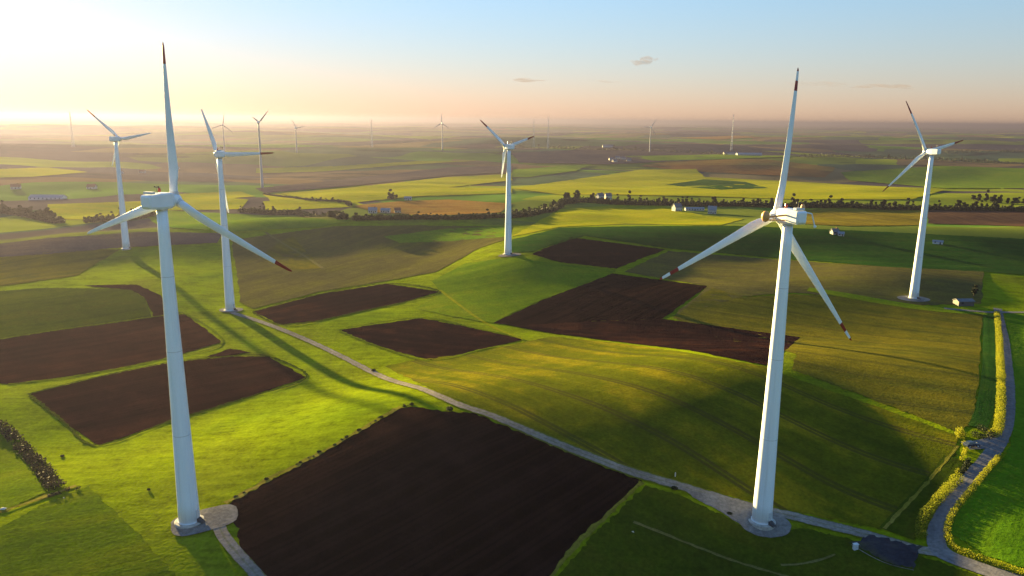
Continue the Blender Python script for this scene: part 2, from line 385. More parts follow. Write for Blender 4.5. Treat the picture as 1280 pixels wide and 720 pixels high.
LAYER = [0]
def lift(x, y, layer):
    r = math.hypot(x, y); return .05+.03*layer+r*.0003+layer*max(0, r-500)*.00012
def field(name, pts, mat, row_px, label, cat='field', layer=1, wob=.42, kind='structure'):
    """drape one field over the terrain. pts: surveyed corners, row_px: two survey points that give the direction of the rows"""
    P = [];  n = len(pts)
    for i in range(n):
        a = np.array(pts[i], float); b = np.array(pts[(i+1) % n], float)
        k = max(1, int(np.linalg.norm(b-a)/4))
        for j in range(k): P.append(a+(b-a)*j/k)
    W = [at(*p) for p in P]
    D = sum(math.hypot(w.x, w.y) for w in W)/len(W)
    s = wob*max(1, D/300)
    xy = [(w.x+random.uniform(-s, s), w.y+random.uniform(-s, s)) for w in W]
    ra, rb = at(*row_px[0]), at(*row_px[1]); d = (rb-ra); d.z = 0; d.normalize(); e = Vector((-d.y, d.x, 0))
    bm = bmesh.new()
    f = bm.faces.new([bm.verts.new((x, y, 0)) for x, y in xy])
    bmesh.ops.triangulate(bm, faces=[f])
    step = max(5.0, D*.02)
    for ax in (0, 1):
        lo = min(p[ax] for p in xy); hi = max(p[ax] for p in xy)
        k = math.ceil(lo/step)
        while k*step < hi:
            co = [0, 0, 0]; no = [0, 0, 0]; co[ax] = k*step; no[ax] = 1
            bmesh.ops.bisect_plane(bm, geom=bm.verts[:]+bm.edges[:]+bm.faces[:], plane_co=co, plane_no=no, dist=1e-4); k += 1
    bmesh.ops.triangulate(bm, faces=bm.faces[:])
    vs = np.array([v.co[:] for v in bm.verts]); zz = hgt(vs[:, 0], vs[:, 1])
    uvl = bm.loops.layers.uv.new('UVMap')
    for v, z in zip(bm.verts, zz): v.co.z = z+lift(v.co.x, v.co.y, layer)
    for fc in bm.faces:
        if fc.normal.z < 0: fc.normal_flip()
        fc.smooth = True
        for l in fc.loops: l[uvl].uv = (l.vert.co.dot(d), l.vert.co.dot(e))
    bmesh.ops.recalc_face_normals(bm, faces=bm.faces[:])
    bm.normal_update()
    bmesh.ops.reverse_faces(bm, faces=[f for f in bm.faces if f.normal.z < 0])
    bm.normal_update()
    if sum(f.normal.z for f in bm.faces) < 0: bmesh.ops.reverse_faces(bm, faces=bm.faces[:])
    me = bpy.data.meshes.new(name); bm.to_mesh(me); bm.free(); me.materials.append(mat)
    o = bpy.data.objects.new(name, me); COL.objects.link(o)
    return tag(o, label, cat, kind=kind)

def smooth_line(W, step):
    out = []
    n = len(W)
    for i in range(n-1):
        p0 = W[max(i-1, 0)]; p1 = W[i]; p2 = W[i+1]; p3 = W[min(i+2, n-1)]
        k = max(1, int((p2-p1).length/step))
        for j in range(k):
            t = j/k
            out.append(.5*((2*p1)+(p2-p0)*t+(2*p0-5*p1+4*p2-p3)*t*t+(3*p1-p0-3*p2+p3)*t*t*t))
    out.append(W[-1]); return out
def ribbon(name, pts, width, mat, label, cat='road', layer=3, step=1.5, ragged=.12, kind='structure', extra=None):
    W = [at(*p) for p in pts]
    for w in W: w.z = 0
    L = smooth_line(W, step); vs = []; uv = []; fs = []; NC = 5; s = 0
    for i, p in enumerate(L):
        t = (L[min(i+1, len(L)-1)]-L[max(i-1, 0)]).normalized(); nrm = Vector((-t.y, t.x, 0))
        if i: s += (L[i]-L[i-1]).length
        w = width(i/(len(L)-1)) if callable(width) else width
        for c in range(NC):
            k = c/(NC-1)*2-1; rg = random.uniform(-ragged, ragged) if abs(k) == 1 else 0
            q = p+nrm*(k*w/2+rg)
            vs.append([q.x, q.y, lift(q.x, q.y, layer)]); uv.append((s, k*w/2))
    vs = np.array(vs); vs[:, 2] += hgt(vs[:, 0], vs[:, 1]); vs = vs.tolist()
    for i in range(len(L)-1):
        for c in range(NC-1):
            a = i*NC+c; fs.append((a, a+NC, a+NC+1, a+1))
    up = []
    for f in fs:
        p, q, r, t = (vs[i] for i in f)
        cr = (r[0]-p[0])*(t[1]-q[1])-(r[1]-p[1])*(t[0]-q[0])
        up.append(f if cr > 0 else f[::-1])
    o = link_mesh(name, vs, up, mat, uvs=uv, smooth=True)
    return tag(o, label, cat, kind=kind)

# ------------------------------------------------------------------ fields
RW1 = ((470, 600), (620, 530))
field('ploughed_field', [(282, 632), (340, 600), (400, 569), (450, 540), (500, 511), (516, 508), (550, 514), (592, 517), (640, 537), (700, 562), (760, 586), (803, 602), (770, 636), (725, 678), (690, 722), (640, 790), (300, 790), (326, 735), (300, 696), (297, 662)],
      M['soil_dark'], RW1, 'large black ploughed field between the left turbine and the pale track', layer=1)
field('ploughed_field', [(35, 493), (130, 470), (215, 453), (290, 446), (335, 446), (383, 472), (300, 500), (210, 528), (123, 557), (80, 528)],
      M['soil_brown'], ((60, 500), (330, 450)), 'dark brown ploughed field crossed by the tall left tower in the photo', layer=1)
field('ploughed_field', [(256, 447), (288, 436), (314, 441), (285, 445)], M['soil_brown'], ((256, 447), (300, 438)), 'tiny sliver of brown soil just above the brown ploughed field', layer=2)
field('ploughed_field', [(-60, 436), (0, 425), (80, 412), (190, 397), (232, 393), (278, 428), (210, 448), (110, 468), (10, 481), (-60, 470)],
      M['soil_brown'], ((0, 450), (230, 410)), 'reddish brown ploughed field at the left edge of the photo', layer=1)
field('ploughed_field', [(100, 357), (172, 356), (200, 370), (226, 392), (192, 396), (180, 372), (165, 363)], M['soil_brown'], ((110, 358), (190, 365)), 'narrow bent strip of brown soil bordering the small green field', layer=2)
field('ploughed_field', [(316, 390), (400, 368), (482, 355), (550, 365), (500, 379), (400, 401), (350, 406)], M['soil_plum'], ((330, 395), (500, 362)), 'dark plum ploughed strip right of the second turbine on the left', layer=1)
field('ploughed_field', [(422, 413), (526, 398), (590, 410), (654, 425), (600, 438), (540, 451), (480, 436)], M['soil_plum'], ((430, 415), (600, 432)), 'dark diamond shaped ploughed field in the middle of the bright grass', layer=1)
field('ploughed_field', [(617, 404), (680, 375), (765, 342), (884, 358), (828, 399), (740, 402), (700, 416)], M['soil_dark'], ((640, 400), (780, 350)), 'black ploughed field right of the central turbine', layer=1)
field('ploughed_field', [(640, 408), (740, 402), (828, 399), (1001, 422), (958, 457), (860, 438), (760, 426), (690, 417)], M['soil_plum'], ((700, 415), (980, 430)), 'long brown ploughed strip curving over the rise behind the right turbine', layer=2)
field('ploughed_field', [(664, 318), (714, 297), (832, 312), (770, 336), (700, 328)], M['soil_plum'], ((670, 317), (800, 312)), 'small brown ploughed field just right of the central turbine foot', layer=1)

field('grass_field', [(-60, 372), (0, 364), (60, 360), (165, 362), (182, 374), (190, 396), (80, 411), (0, 425), (-60, 434)], M['grass_dark'], ((0, 400), (170, 375)), 'small dull green field above the reddish brown ploughed field', layer=1)
field('crop_field', [(480, 458), (520, 450), (600, 440), (655, 428), (690, 421), (760, 428), (860, 441), (958, 459), (985, 470), (1197, 545), (1195, 570), (1100, 662), (1000, 641), (940, 628), (866, 608), (790, 586), (700, 552), (620, 518), (550, 492)],
      M['crop_stripe'], ((500, 470), (720, 545)), 'wide olive green crop with dark wheel lines beside the pale track', layer=1)
field('crop_field', [(1003, 424), (990, 462), (1197, 540), (1217, 530), (1229, 393), (1160, 388), (1060, 372), (990, 368), (930, 372), (890, 360), (840, 398)], M['crop_olive'], ((1000, 440), (1215, 470)), 'olive brown crop behind the right turbine with faint wheel lines', layer=1)
field('crop_field', [(840, 396), (886, 358), (780, 340), (836, 314), (960, 324), (1110, 334), (1230, 340), (1226, 380), (1140, 382), (1060, 372), (990, 366), (930, 371)], M['fallow'], ((850, 350), (1200, 365)), 'grey brown fallow land around the far right turbine', layer=1)
field('crop_field', [(640, 300), (700, 285), (800, 283), (930, 283), (1100, 290), (1300, 300), (1300, 345), (1230, 340), (1110, 334), (960, 322), (836, 311), (730, 295), (664, 315), (640, 316)], M['grass_deep'], ((700, 290), (1200, 310)), 'deep green band of crop behind the two right turbines', layer=2)
field('grass_field', [(636, 322), (700, 330), (770, 338), (762, 344), (680, 374), (615, 404), (560, 395), (520, 385), (552, 366), (540, 352), (580, 330)], M['grass_green'], ((560, 370), (700, 345)), 'green grass slope in front of the central turbine', layer=1)
field('grass_field', [(1256, 392), (1330, 392), (1340, 740), (1290, 715), (1232, 695), (1190, 668), (1187, 650), (1215, 612), (1252, 575), (1266, 545), (1262, 470)], M['grass_lush'], ((1230, 660), (1270, 580)), 'bright smooth green pasture on the right of the lane', layer=1)
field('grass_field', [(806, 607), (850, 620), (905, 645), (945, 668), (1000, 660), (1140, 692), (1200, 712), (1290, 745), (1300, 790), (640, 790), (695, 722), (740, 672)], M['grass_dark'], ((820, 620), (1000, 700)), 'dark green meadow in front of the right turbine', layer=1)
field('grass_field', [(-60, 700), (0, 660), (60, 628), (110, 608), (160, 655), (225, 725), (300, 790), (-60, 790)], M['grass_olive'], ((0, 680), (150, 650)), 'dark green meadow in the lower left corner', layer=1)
field('grass_field', [(-60, 520), (0, 545), (30, 570), (70, 610), (30, 628), (-60, 660)], M['grass_olive'], ((0, 600), (60, 590)), 'shaded green meadow left of the scrub covered bank', layer=1)
field('crop_field', [(290, 300), (420, 283), (520, 282), (640, 284), (632, 300), (600, 310), (545, 340), (480, 352), (400, 365), (316, 386), (300, 378)], M['fallow'], ((310, 370), (560, 300)), 'grey olive fallow field left of the central turbine', layer=1)
field('crop_field', [(330, 318), (350, 302), (366, 296), (402, 336), (362, 338)], M['crop_olive'], ((340, 315), (390, 330)), 'small tan patch of crop beside the thin pale track', layer=2)
field('crop_field', [(480, 296), (560, 286), (640, 283), (636, 296), (560, 302), (500, 304)], M['far_green'], ((490, 298), (630, 290)), 'thin green wedge left of the central turbine tower', layer=2)
field('crop_field', [(-60, 330), (0, 323), (90, 312), (150, 312), (95, 345), (0, 358), (-60, 362)], M['crop_olive'], ((0, 340), (100, 325)), 'tan crop field at the left edge above the dull green one', layer=1)
field('crop_field', [(-60, 312), (60, 298), (180, 290), (280, 292), (270, 304), (150, 310), (60, 318), (-60, 326)], M['far_purple'], ((0, 310), (200, 298)), 'bare brown strip behind the farthest left turbine of the near group', layer=2)
# further out
FAR = [
    ('far_yellow', [(640, 296), (700, 262), (780, 256), (830, 258), (880, 270), (930, 274), (900, 282), (780, 280), (700, 284)], 'yellow green crop right of the central turbine below the tree line'),
    ('far_tan', [(1000, 264), (1060, 258), (1150, 260), (1150, 282), (1060, 283), (1000, 280)], 'tan yellow stubble between the right turbine and the far right one'),
    ('far_earth', [(1160, 262), (1300, 264), (1300, 284), (1160, 280)], 'dark brown bare field behind the far right tower'),
    ('far_yellow', [(640, 236), (760, 219), (800, 213), (870, 212), (880, 222), (1000, 228), (1180, 238), (1140, 250), (1000, 250), (880, 246), (770, 244), (700, 244)], 'bright green rolling crop above the long tree line'),
    ('grass_deep', [(830, 232), (880, 225), (930, 228), (960, 236), (900, 238)], 'dark green oval patch in the bright rolling crop'),
    ('far_brown', [(800, 208), (850, 203), (960, 204), (1042, 214), (1030, 222), (950, 219), (860, 214)], 'red brown field with a curved outline in the middle distance'),
    ('far_orange', [(796, 208), (860, 199), (960, 200), (1044, 210), (1040, 215), (960, 207), (860, 207)], 'thin ochre rim of the red brown field'),
    ('far_orange', [(440, 258), (500, 252), (560, 250), (640, 255), (626, 266), (540, 270), (470, 266)], 'orange stubble field left of the central tower'),
    ('far_yellow', [(330, 244), (440, 235), (560, 222), (640, 218), (640, 226), (560, 235), (640, 236), (640, 242), (520, 246), (440, 254), (340, 256)], 'yellow strip winding left behind the central tower'),
    ('far_purple', [(320, 236), (420, 226), (560, 210), (640, 208), (640, 216), (560, 220), (440, 233), (330, 242)], 'grey purple bare strip behind the yellow winding strip'),
    ('far_yellow', [(320, 211), (420, 208), (520, 202), (600, 201), (500, 207), (400, 215), (320, 217)], 'thin distant yellow strip at the left of the centre'),
    ('far_yellow', [(330, 252), (430, 248), (460, 258), (380, 262), (330, 264)], 'yellow green field among the left hedges'),
    ('far_yellow', [(60, 256), (180, 252), (270, 246), (310, 250), (300, 262), (200, 264), (120, 276), (60, 274)], 'yellow field behind the left turbine nacelle'),
    ('far_yellow', [(200, 244), (300, 240), (320, 246), (270, 250), (205, 252)], 'thin yellow strip right of the left turbine nacelle'),
    ('far_yellow', [(-40, 214), (60, 210), (110, 216), (40, 222), (-40, 224)], 'yellow distant strip at the left edge'),
    ('far_green', [(170, 262), (300, 268), (440, 276), (400, 284), (290, 290), (200, 284)], 'green strip in front of the left hedges'),
    ('far_green', [(640, 213), (700, 208), (740, 206), (720, 214), (660, 222), (640, 222)], 'small pale green strip right of the central turbine hub'),
    ('far_green', [(1050, 216), (1180, 208), (1300, 212), (1300, 236), (1180, 236), (1060, 226)], 'wide green field behind the far right turbine'),
    ('far_purple', [(640, 192), (760, 186), (900, 192), (1000, 196), (900, 200), (760, 206), (650, 204)], 'grey purple distant field between the hubs of the central and right turbines'),
    ('far_green', [(780, 196), (900, 194), (1000, 196), (900, 200), (820, 202)], 'thin distant green field left of the right turbine blade'),
    ('far_orange', [(850, 173), (920, 170), (950, 172), (900, 175)], 'very thin pale tan field near the horizon'),
]
for k, (mk, pts, lab) in enumerate(FAR):
    field('crop_field', pts, M[mk], (pts[0], pts[len(pts)//2]), lab, layer=2+k % 5)

# ------------------------------------------------------------------ roads, tracks, verges
TRACK = [(290, 391), (330, 404), (400, 433), (466, 466), (550, 496), (620, 522), (700, 556), (780, 587), (860, 611), (930, 632), (1000, 648), (1080, 668), (1150, 688), (1176, 692)]
def trw(t): return 3.3+.8*math.exp(-((t-.72)/.1)**2)
ribbon('track', TRACK, trw, M['track'], 'long pale gravel track running diagonally past the two front turbines', 'track')
LANE = [(1247, 386), (1256, 430), (1260, 480), (1259, 520), (1252, 545), (1236, 572), (1206, 606), (1182, 640), (1170, 668), (1176, 690), (1210, 706), (1260, 722), (1330, 745)]
ribbon('road', LANE, 4.0, M['asphalt'], 'grey asphalt lane curving between hedges on the right', 'road', layer=4)
ribbon('driveway', [(1252, 549), (1228, 556), (1206, 558)], 4.6, M['asphalt'], 'short asphalt turnout where the dark car stands', 'road', layer=5)
ribbon('track', [(272, 652), (280, 672), (298, 694), (326, 726), (350, 760)], 2.9, M['track'], 'short service track leaving the left turbine pad', 'track', layer=4)
ribbon('track', [(332, 291), (356, 306), (380, 320), (404, 336)], 2.2, M['path'], 'thin pale track in the grey olive field', 'track', layer=4)
ribbon('track', [(1180, 386), (1225, 390), (1247, 391), (1300, 391)], 3.0, M['gravel'], 'pale farm track meeting the lane near the tall bush', 'track', layer=5)
ribbon('verge', [(802, 603), (770, 634), (725, 677), (690, 720), (655, 765)], 1.1, M['verge'], 'dry grass verge along the right end of the black field', 'verge', layer=4, ragged=.4)
ribbon('path', [(792, 653), (830, 668), (880, 688), (930, 706), (985, 722), (1040, 740)], .7, M['path'], 'thin pale path across the dark meadow', 'path', layer=4, ragged=.15)
ribbon('path', [(976, 707), (1005, 705), (1030, 699), (1044, 694)], .6, M['path'], 'short curved pale path right of the meadow', 'path', layer=4, ragged=.15)
ribbon('verge', [(-20, 645), (20, 634), (60, 620), (96, 608)], 1.6, M['verge'], 'dry grassy bank leading to the left edge', 'verge', layer=4, ragged=.5)
ribbon('verge', [(1106, 662), (1140, 624), (1170, 592), (1197, 558)], .9, M['verge'], 'pale grass strip on the right end of the olive crop', 'verge', layer=4, ragged=.25)
ribbon('verge', [(282, 630), (340, 598), (400, 567), (450, 538), (500, 509)], 1.5, M['verge'], 'rough grass edge above the black field', 'verge', layer=4, ragged=.6)
ribbon('verge', [(550, 363), (600, 400), (655, 425), (700, 440)][:3], 1.6, M['far_yellow'], 'bright grass strip between two plum ploughed fields', 'verge', layer=4)
ribbon('grass_strip', [(1236, 392), (1237, 450), (1233, 500), (1222, 535)], 5, M['grass_deep'], 'dark green ditch strip left of the golden hedge', 'grass strip', layer=3)
ribbon('grass_strip', [(1120, 668), (1150, 634), (1180, 602), (1200, 575)], 8, M['grass_dark'], 'dark grass strip between the olive crop and the hedge', 'grass strip', layer=3)
ribbon('grass_strip', [(1010, 362), (1060, 370), (1130, 382), (1180, 388), (1230, 391)], 9, M['grass_green'], 'green grass strip at the foot of the far right turbine', 'grass strip', layer=3)
MARG = [([(35, 493), (130, 470), (215, 453), (290, 446), (335, 446), (383, 472), (300, 500), (210, 528), (123, 557), (80, 528), (35, 493)], 'brown ploughed field crossed by the left tower'),
        ([(-20, 428), (80, 412), (190, 397), (232, 393), (278, 428), (210, 448), (110, 468), (10, 481)], 'reddish brown ploughed field at the left edge'),
        ([(316, 390), (400, 368), (482, 355), (550, 365), (500, 379), (400, 401), (350, 406), (316, 390)], 'plum ploughed strip right of the second left turbine'),
        ([(422, 413), (526, 398), (590, 410), (654, 425), (600, 438), (540, 451), (480, 436), (422, 413)], 'diamond shaped ploughed field in the middle')]
for k, (ln, lab) in enumerate(MARG):
    ribbon('grass_margin', ln, .9+.12*k, M['grass_olive'] if k % 2 else M['grass_dark'], 'narrow rough grass margin round the '+lab, 'grass margin', layer=4, ragged=.55, step=1.2)
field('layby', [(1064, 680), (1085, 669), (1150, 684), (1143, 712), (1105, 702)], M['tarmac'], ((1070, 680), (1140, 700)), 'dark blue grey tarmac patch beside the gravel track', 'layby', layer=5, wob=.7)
ribbon('kerb', [(1064, 682), (1104, 704), (1142, 714)], .16, M['gravel'], 'pale edging along the front of the dark tarmac patch', 'kerb', layer=6, ragged=.03)
# turbine pads
def disc(name, c, rx, ry, rz, label, mat, layer=5, n=40, cat='pad', sq=2.0):
    vs = [(c.x, c.y, 0)]; fs = []; K = 5
    for k in range(1, K+1):
        for j in range(n):
            a = 6.28318*j/n; ca, sa = math.cos(a), math.sin(a)
            q = (abs(ca)**sq+abs(sa)**sq)**(-1/sq)*(1+random.uniform(-.02, .02))*k/K
            x = rx*q*ca; y = ry*q*sa
            vs.append((c.x+x*math.cos(rz)-y*math.sin(rz), c.y+x*math.sin(rz)+y*math.cos(rz), 0))
    vs = [(x, y, float(hgt(x, y))+lift(x, y, layer)) for x, y, z in vs]
    for j in range(n):
        fs.append((0, 1+j, 1+(j+1) % n))
        for k in range(K-1):
            a = 1+k*n; fs.append((a+j, a+n+j, a+n+(j+1) % n, a+(j+1) % n))
    o = link_mesh(name, vs, fs, mat, uvs=[(v[0], v[1]) for v in vs], smooth=True)
    return tag(o, label, cat, kind='structure')
disc('gravel_pad', at(256, 651), 7.4, 4.9, R_(25), 'grey gravel pad under the left turbine', M['gravel'], sq=3.5)
disc('gravel_pad', at(956, 655), 6.4, 4.7, R_(0), 'grey gravel pad under the right turbine', M['gravel'])
field('gravel_pad', [(852, 611), (900, 622), (958, 637), (975, 656), (940, 664), (915, 650), (900, 640), (870, 625)], M['gravel'], ((860, 612), (950, 640)), 'widened gravel hardstand joining the track and the right turbine', 'pad', layer=4, wob=.2)
disc('gravel_pad', at(1142, 374), 9, 5, 0, 'pale gravel pad under the far right turbine', M['gravel'])
disc('gravel_pad', at(289, 388), 6, 4.5, 0, 'pale gravel pad under the second left turbine', M['gravel'])
disc('gravel_pad', at(637, 319), 7.5, 5, 0, 'pale gravel pad under the central turbine', M['gravel'])

# ------------------------------------------------------------------ wind turbines
TOPS = []
def blade_rings(L, rootr, mark):
    """sections along +Z; chord along X, thickness along Y"""
    st = [0, .03, .07, .12, .18, .25, .34, .44, .54, .64, .74, .82, .84, .88, .91, .935, .955, .975, .99, 1.0]
    if mark == 'tip': st = sorted(set(st+[.86]))
    rings = []
    N = 16
    for t in st:
        bl = min(1, max(0, (t-.03)/.14)); bl = bl*bl*(3-2*bl)
        ch = 2*rootr*(1-bl)+bl*(2.15*(1-t)**.85+.5)
        if t > .97: ch *= max(.12, math.sqrt(max(0, 1-((t-.97)/.03)**2)))
        th = 2*rootr*(1-bl)+bl*ch*(.30-.16*t)
        tw = R_(16)*(1-t)**2*bl
        r = []
        for j in range(N):
            a = 6.28318*j/N
            x = .5*math.cos(a); y = .5*math.sin(a)
            ax = x*ch+bl*ch*.18; ay = y*th*(1-.55*bl*max(0, math.cos(a)))
            r.append((ax*math.cos(tw)-ay*math.sin(tw), ax*math.sin(tw)+ay*math.cos(tw)+.9*t*t, t*L))
        rings.append(r)
    mis = []
    for i in range(len(st)-1):
        t = .5*(st[i]+st[i+1])
        if mark == 'none': mis.append(0)
        elif mark == 'tip': mis.append(1 if t > .86 else 0)
        elif mark == 'dark': mis.append(1 if t > .74 else 0)
        else: mis.append(1 if (.84 < t < .91 or t > .975) else 0)
    return rings, mis

def turbine(base_px, hub_px, yaw, tips, label, group, near=True, marks=None, rb=2.45, rt=1.1, wide=1.0, kit=False):
    B = at(*base_px)
    best = min(np.linspace(60, 125, 651), key=lambda z: abs(project((B.x, B.y, B.z+z))[1]-hub_px[1]))
    hz = float(best)
    root = empty('wind_turbine', B)
    tag(root, label, 'wind turbine', group)
    y = R_(yaw); n = Vector((math.sin(y), math.cos(y), 0)); u = Vector((math.cos(y), -math.sin(y), 0))
    seg = 40 if near else 16
    mb = MB(); rings = []
    for k in range(15):
        t = k/14; rings.append(circ((rb+(rt-rb)*t**.9)*wide, t*(hz-1.6), seg))
    mb.loft(rings); tw = mb.build('tower', M['tower'] if near else M['far_paint'], root, True)
    if near:
        fb = MB(); fb.loft([circ(rb+.9, -.6, seg), circ(rb+.9, .35, seg), circ(rb+.75, .5, seg), circ(rb+.02, .5, seg)])
        fb.build('foundation', M['concrete'], root)
        fl = MB(); fl.loft([circ(rb+.12, .5, seg), circ(rb+.12, .75, seg)]); fl.build('flange', M['white'], tw)
        for fz in (.30, .57, .80):
            rr_ = rb+(rt-rb)*fz**.9+.03; z_ = fz*(hz-1.6)
            fm = MB(); fm.loft([circ(rr_, z_-.06, seg), circ(rr_, z_+.06, seg)]); fm.build('flange', M['grey_box'], tw)
        cd = (Vector((-B.x, -B.y, 0)).normalized()); ca = math.atan2(cd.y, cd.x)+.9
        dm = Matrix.Rotation(ca, 4, 'Z')
        db = MB(); db.box(rb-.12, rb+.06, -.5, .5, 1.4, 3.5, 0, dm); dr = db.build('door', M['grey_box'], root)
        sb = MB()
        for k in range(5): sb.box(rb+.07, rb+.4+.3*(4-k), -.6, .6, .5+.18*k, .5+.18*(k+1)-.004, 0, dm)
        sb.build('steps', M['dark_metal'], root)
    # nacelle frame: local +Y along rotor axis
    nm = Matrix.Translation((0, 0, hz)) @ Matrix.Rotation(-y, 4, 'Z')
    prof = [(-4.4, 1.1, -.8, 1.3), (-4.0, 1.45, -1.3, 1.65), (-1.0, 1.65, -1.6, 1.85), (1.6, 1.65, -1.55, 1.85), (2.5, 1.35, -1.25, 1.5)]
    rings = []
    for yy, w, z0, z1 in prof:
        c = .28
        rings.append([(-w+c, yy, z0), (w-c, yy, z0), (w, yy, z0+c*1.8), (w, yy, z1-c), (w-c, yy, z1), (-w+c, yy, z1), (-w, yy, z1-c), (-w, yy, z0+c*1.8)])
    nb = MB(); nb.loft(rings, mat=nm); nac = nb.build('nacelle', M['white'], root)
    yb = MB(); yb.loft([circ(rt*wide+.12, hz-2.0, seg), circ(rt*wide+.12, hz-1.5, seg)]); yb.build('yaw_ring', M['grey_box'], root)
    hubp = Vector((0, 0, hz))+n*3.9
    hb = MB(); hr = []
    for yy, r in ((2.45, 1.2), (2.8, 1.45), (3.9, 1.55), (4.7, 1.3), (5.3, .8), (5.65, .25)):
        hr.append([(r*math.cos(6.28318*j/20), yy, r*math.sin(6.28318*j/20)) for j in range(20)])
    hb.loft(hr, mat=nm); hub = hb.build('hub', M['white'], root, True)
    if near:
        cb = MB(); cb.box(-1.2, 1.2, -3.5, -2.6, 1.86, 2.35, 0, nm); cb.build('cooler', M['grey_box'], nac)
        ab = MB(); ab.tube(nm @ Vector((.9, -1.8, 1.9)), nm @ Vector((.9, -1.8, 3.4)), .06); ab.tube(nm @ Vector((.45, -1.8, 3.2)), nm @ Vector((1.35, -1.8, 3.2)), .05)
        for sx in (.45, 1.35): ab.loft([circ(.16, 3.2, 8), circ(.16, 3.5, 8)], mat=nm @ Matrix.Translation((sx, -1.8, 0)))
        ab.build('wind_sensor', M['dark_metal'], nac)
        lb = MB(); lb.loft([circ(.3, 2.0, 12), circ(.3, 2.5, 12), circ(.22, 2.85, 12), circ(.05, 2.95, 12)], mat=nm @ Matrix.Translation((-.6, .4, 0)))
        lb.build('aviation_light', M['lamp_red'], nac)
    if kit:
        # maintenance gear the photograph shows at the nacelle: a rounded cover on a bracket at one side, sunlight painted as orange, a bent boom at the other
        gb = MB(); c0 = nm @ Vector((-7.4, -1.0, .2)); rr = []
        for k in range(7):
            a = -math.pi/2+math.pi*k/6
            rr.append([(c0.x+.95*math.cos(a)*math.cos(6.28318*j/14), c0.y+.95*math.cos(a)*math.sin(6.28318*j/14), c0.z+.25+1.25*math.sin(a)) for j in range(14)])
        gb.loft(rr); gear = gb.build('gear_cover', M['orange'], root, True)
        kb = MB(); kb.tube(nm @ Vector((-1.7, -1.0, .5)), nm @ Vector((-7.0, -1.0, .3)), .22); kb.tube(nm @ Vector((-1.7, -1.0, -.6)), nm @ Vector((-6.9, -1.0, -.4)), .14)
        kb.build('bracket', M['orange'], root)
        pb = MB(); q0 = nm @ Vector((1.7, -3.6, 1.3)); q1 = nm @ Vector((2.9, -4.0, 1.0)); q2 = nm @ Vector((3.9, -4.2, -1.9))
        pb.tube(q0, q1, .14); pb.tube(q1, q2, .14); pb.loft([[(q2.x+.35*s*math.cos(6.28318*j/10), q2.y+.35*s*math.sin(6.28318*j/10), q2.z+zz) for j in range(10)] for s, zz in ((.2, -.4), (1, -.15), (1, .15), (.2, .4))])
        pb.build('service_boom', M['white'], root)
        rbx = MB(); rbx.loft([circ(.5, 2.0, 12), circ(.5, 2.6, 12), circ(.35, 3.0, 12), circ(.1, 3.15, 12)], mat=nm @ Matrix.Translation((1.1, -3.0, 0)))
        rbx.build('roof_vent', M['orange'], nac)
    hw = B+hubp
    for i, tp in enumerate(tips):
        if isinstance(tp, tuple) and tp[0] == 'ang':
            a = R_(tp[1]); v = (u*math.sin(a)+Vector((0, 0, 1))*math.cos(a))*tp[2]
        else:
            d = Vector(ray(*tp)); t = (hw-Vector(CAMP)).dot(n)/d.dot(n)
            v = Vector(CAMP)+d*t-hw
        L = v.length; zc = v.normalized(); yc = n.copy(); xc = yc.cross(zc).normalized()
        # feather: rotate the chord about the blade
        m4 = Matrix(((xc.x, yc.x, zc.x, 0), (xc.y, yc.y, zc.y, 0), (xc.z, yc.z, zc.z, 0), (0, 0, 0, 1)))
        m4 = Matrix.Translation(hubp+zc*1.2) @ m4
        rings, mis = blade_rings(L-1.2, .85, (marks or ['band']*3)[i])
        bb = MB(); bb.loft(rings, mis=mis, mat=m4)
        bl = bb.build('blade', [M['white'] if near else M['far_paint'], M['red']], root, True)
        if near:
            cb = MB(); cb.tube(hubp+zc*1.1, hubp+zc*1.9, 1.0, .95, 16); cb.build('blade_collar', M['grey_box'], bl)
    TOPS.append(B.z+hz+36); print('turbine', base_px, 'base z', round(B.z, 1), 'hub h', round(hz, 1), 'D', round(math.hypot(B.x, B.y)))
    return root
GN = 'wind turbines standing in the nearer fields'
turbine((237, 652), (205, 252), 20, [(199, 52), (362, 340), (105, 293)], 'tall white turbine in the left front, one blade straight up, beside the black field', GN, marks=['tip', 'tip', 'none'])
turbine((952, 652), (974, 271), -22, [(1001, 84), (827, 351), (1068, 427)], 'tall white turbine in the right front with red banded blades and sunlight tinted nacelle gear', GN, kit=True)
turbine((1142, 373), (1152, 190), -24, [(1134, 126), (1105, 240), (1206, 175)], 'white turbine at the far right by the lane with dark blade tips', GN, marks=['dark', 'tip', 'dark'])  # upper blade: its shade is painted as a dark outer end
turbine((635, 318), (631, 184), -35, [(601, 150), (669, 170), (628, 222)], 'white turbine in the centre on a green rise with a V of two blades', GN, marks=['dark', 'dark', 'none'])
turbine((288, 388), (268, 193), -38, [(252, 136), (343, 191), ('ang', 172, 30)], 'white turbine at the top of the pale track with one blade lying level', GN, marks=['none', 'dark', 'none'])
turbine((158, 311), (145, 174), 15, [(107, 137), (188, 166), (139, 208)], 'slim white turbine behind the left front one with three blades in a Y', GN, marks=['dark', 'none', 'none'])
GF = 'hazy wind turbines far off'
turbine((328, 236), (324, 153), -10, [(335, 138), (315, 146), ('ang', 185, 24)], 'hazy turbine beyond the level blade of the second left one', GF, near=False, marks=['none']*3, rb=2.1)
def far_turbine(bpx, hpx, angs, label, L=30):
    turbine(bpx, hpx, random.uniform(-30, 30), [('ang', a, L) for a in angs], label, GF, near=False, marks=['none']*3, rb=1.9, rt=1.0)
far_turbine((281, 194), (281, 156), (10, 130, 250), 'faint turbine right behind the hub of the second left turbine')
far_turbine((371, 191), (370, 160), (-40, 80, 200), 'faint pale turbine alone right of the hazy one')
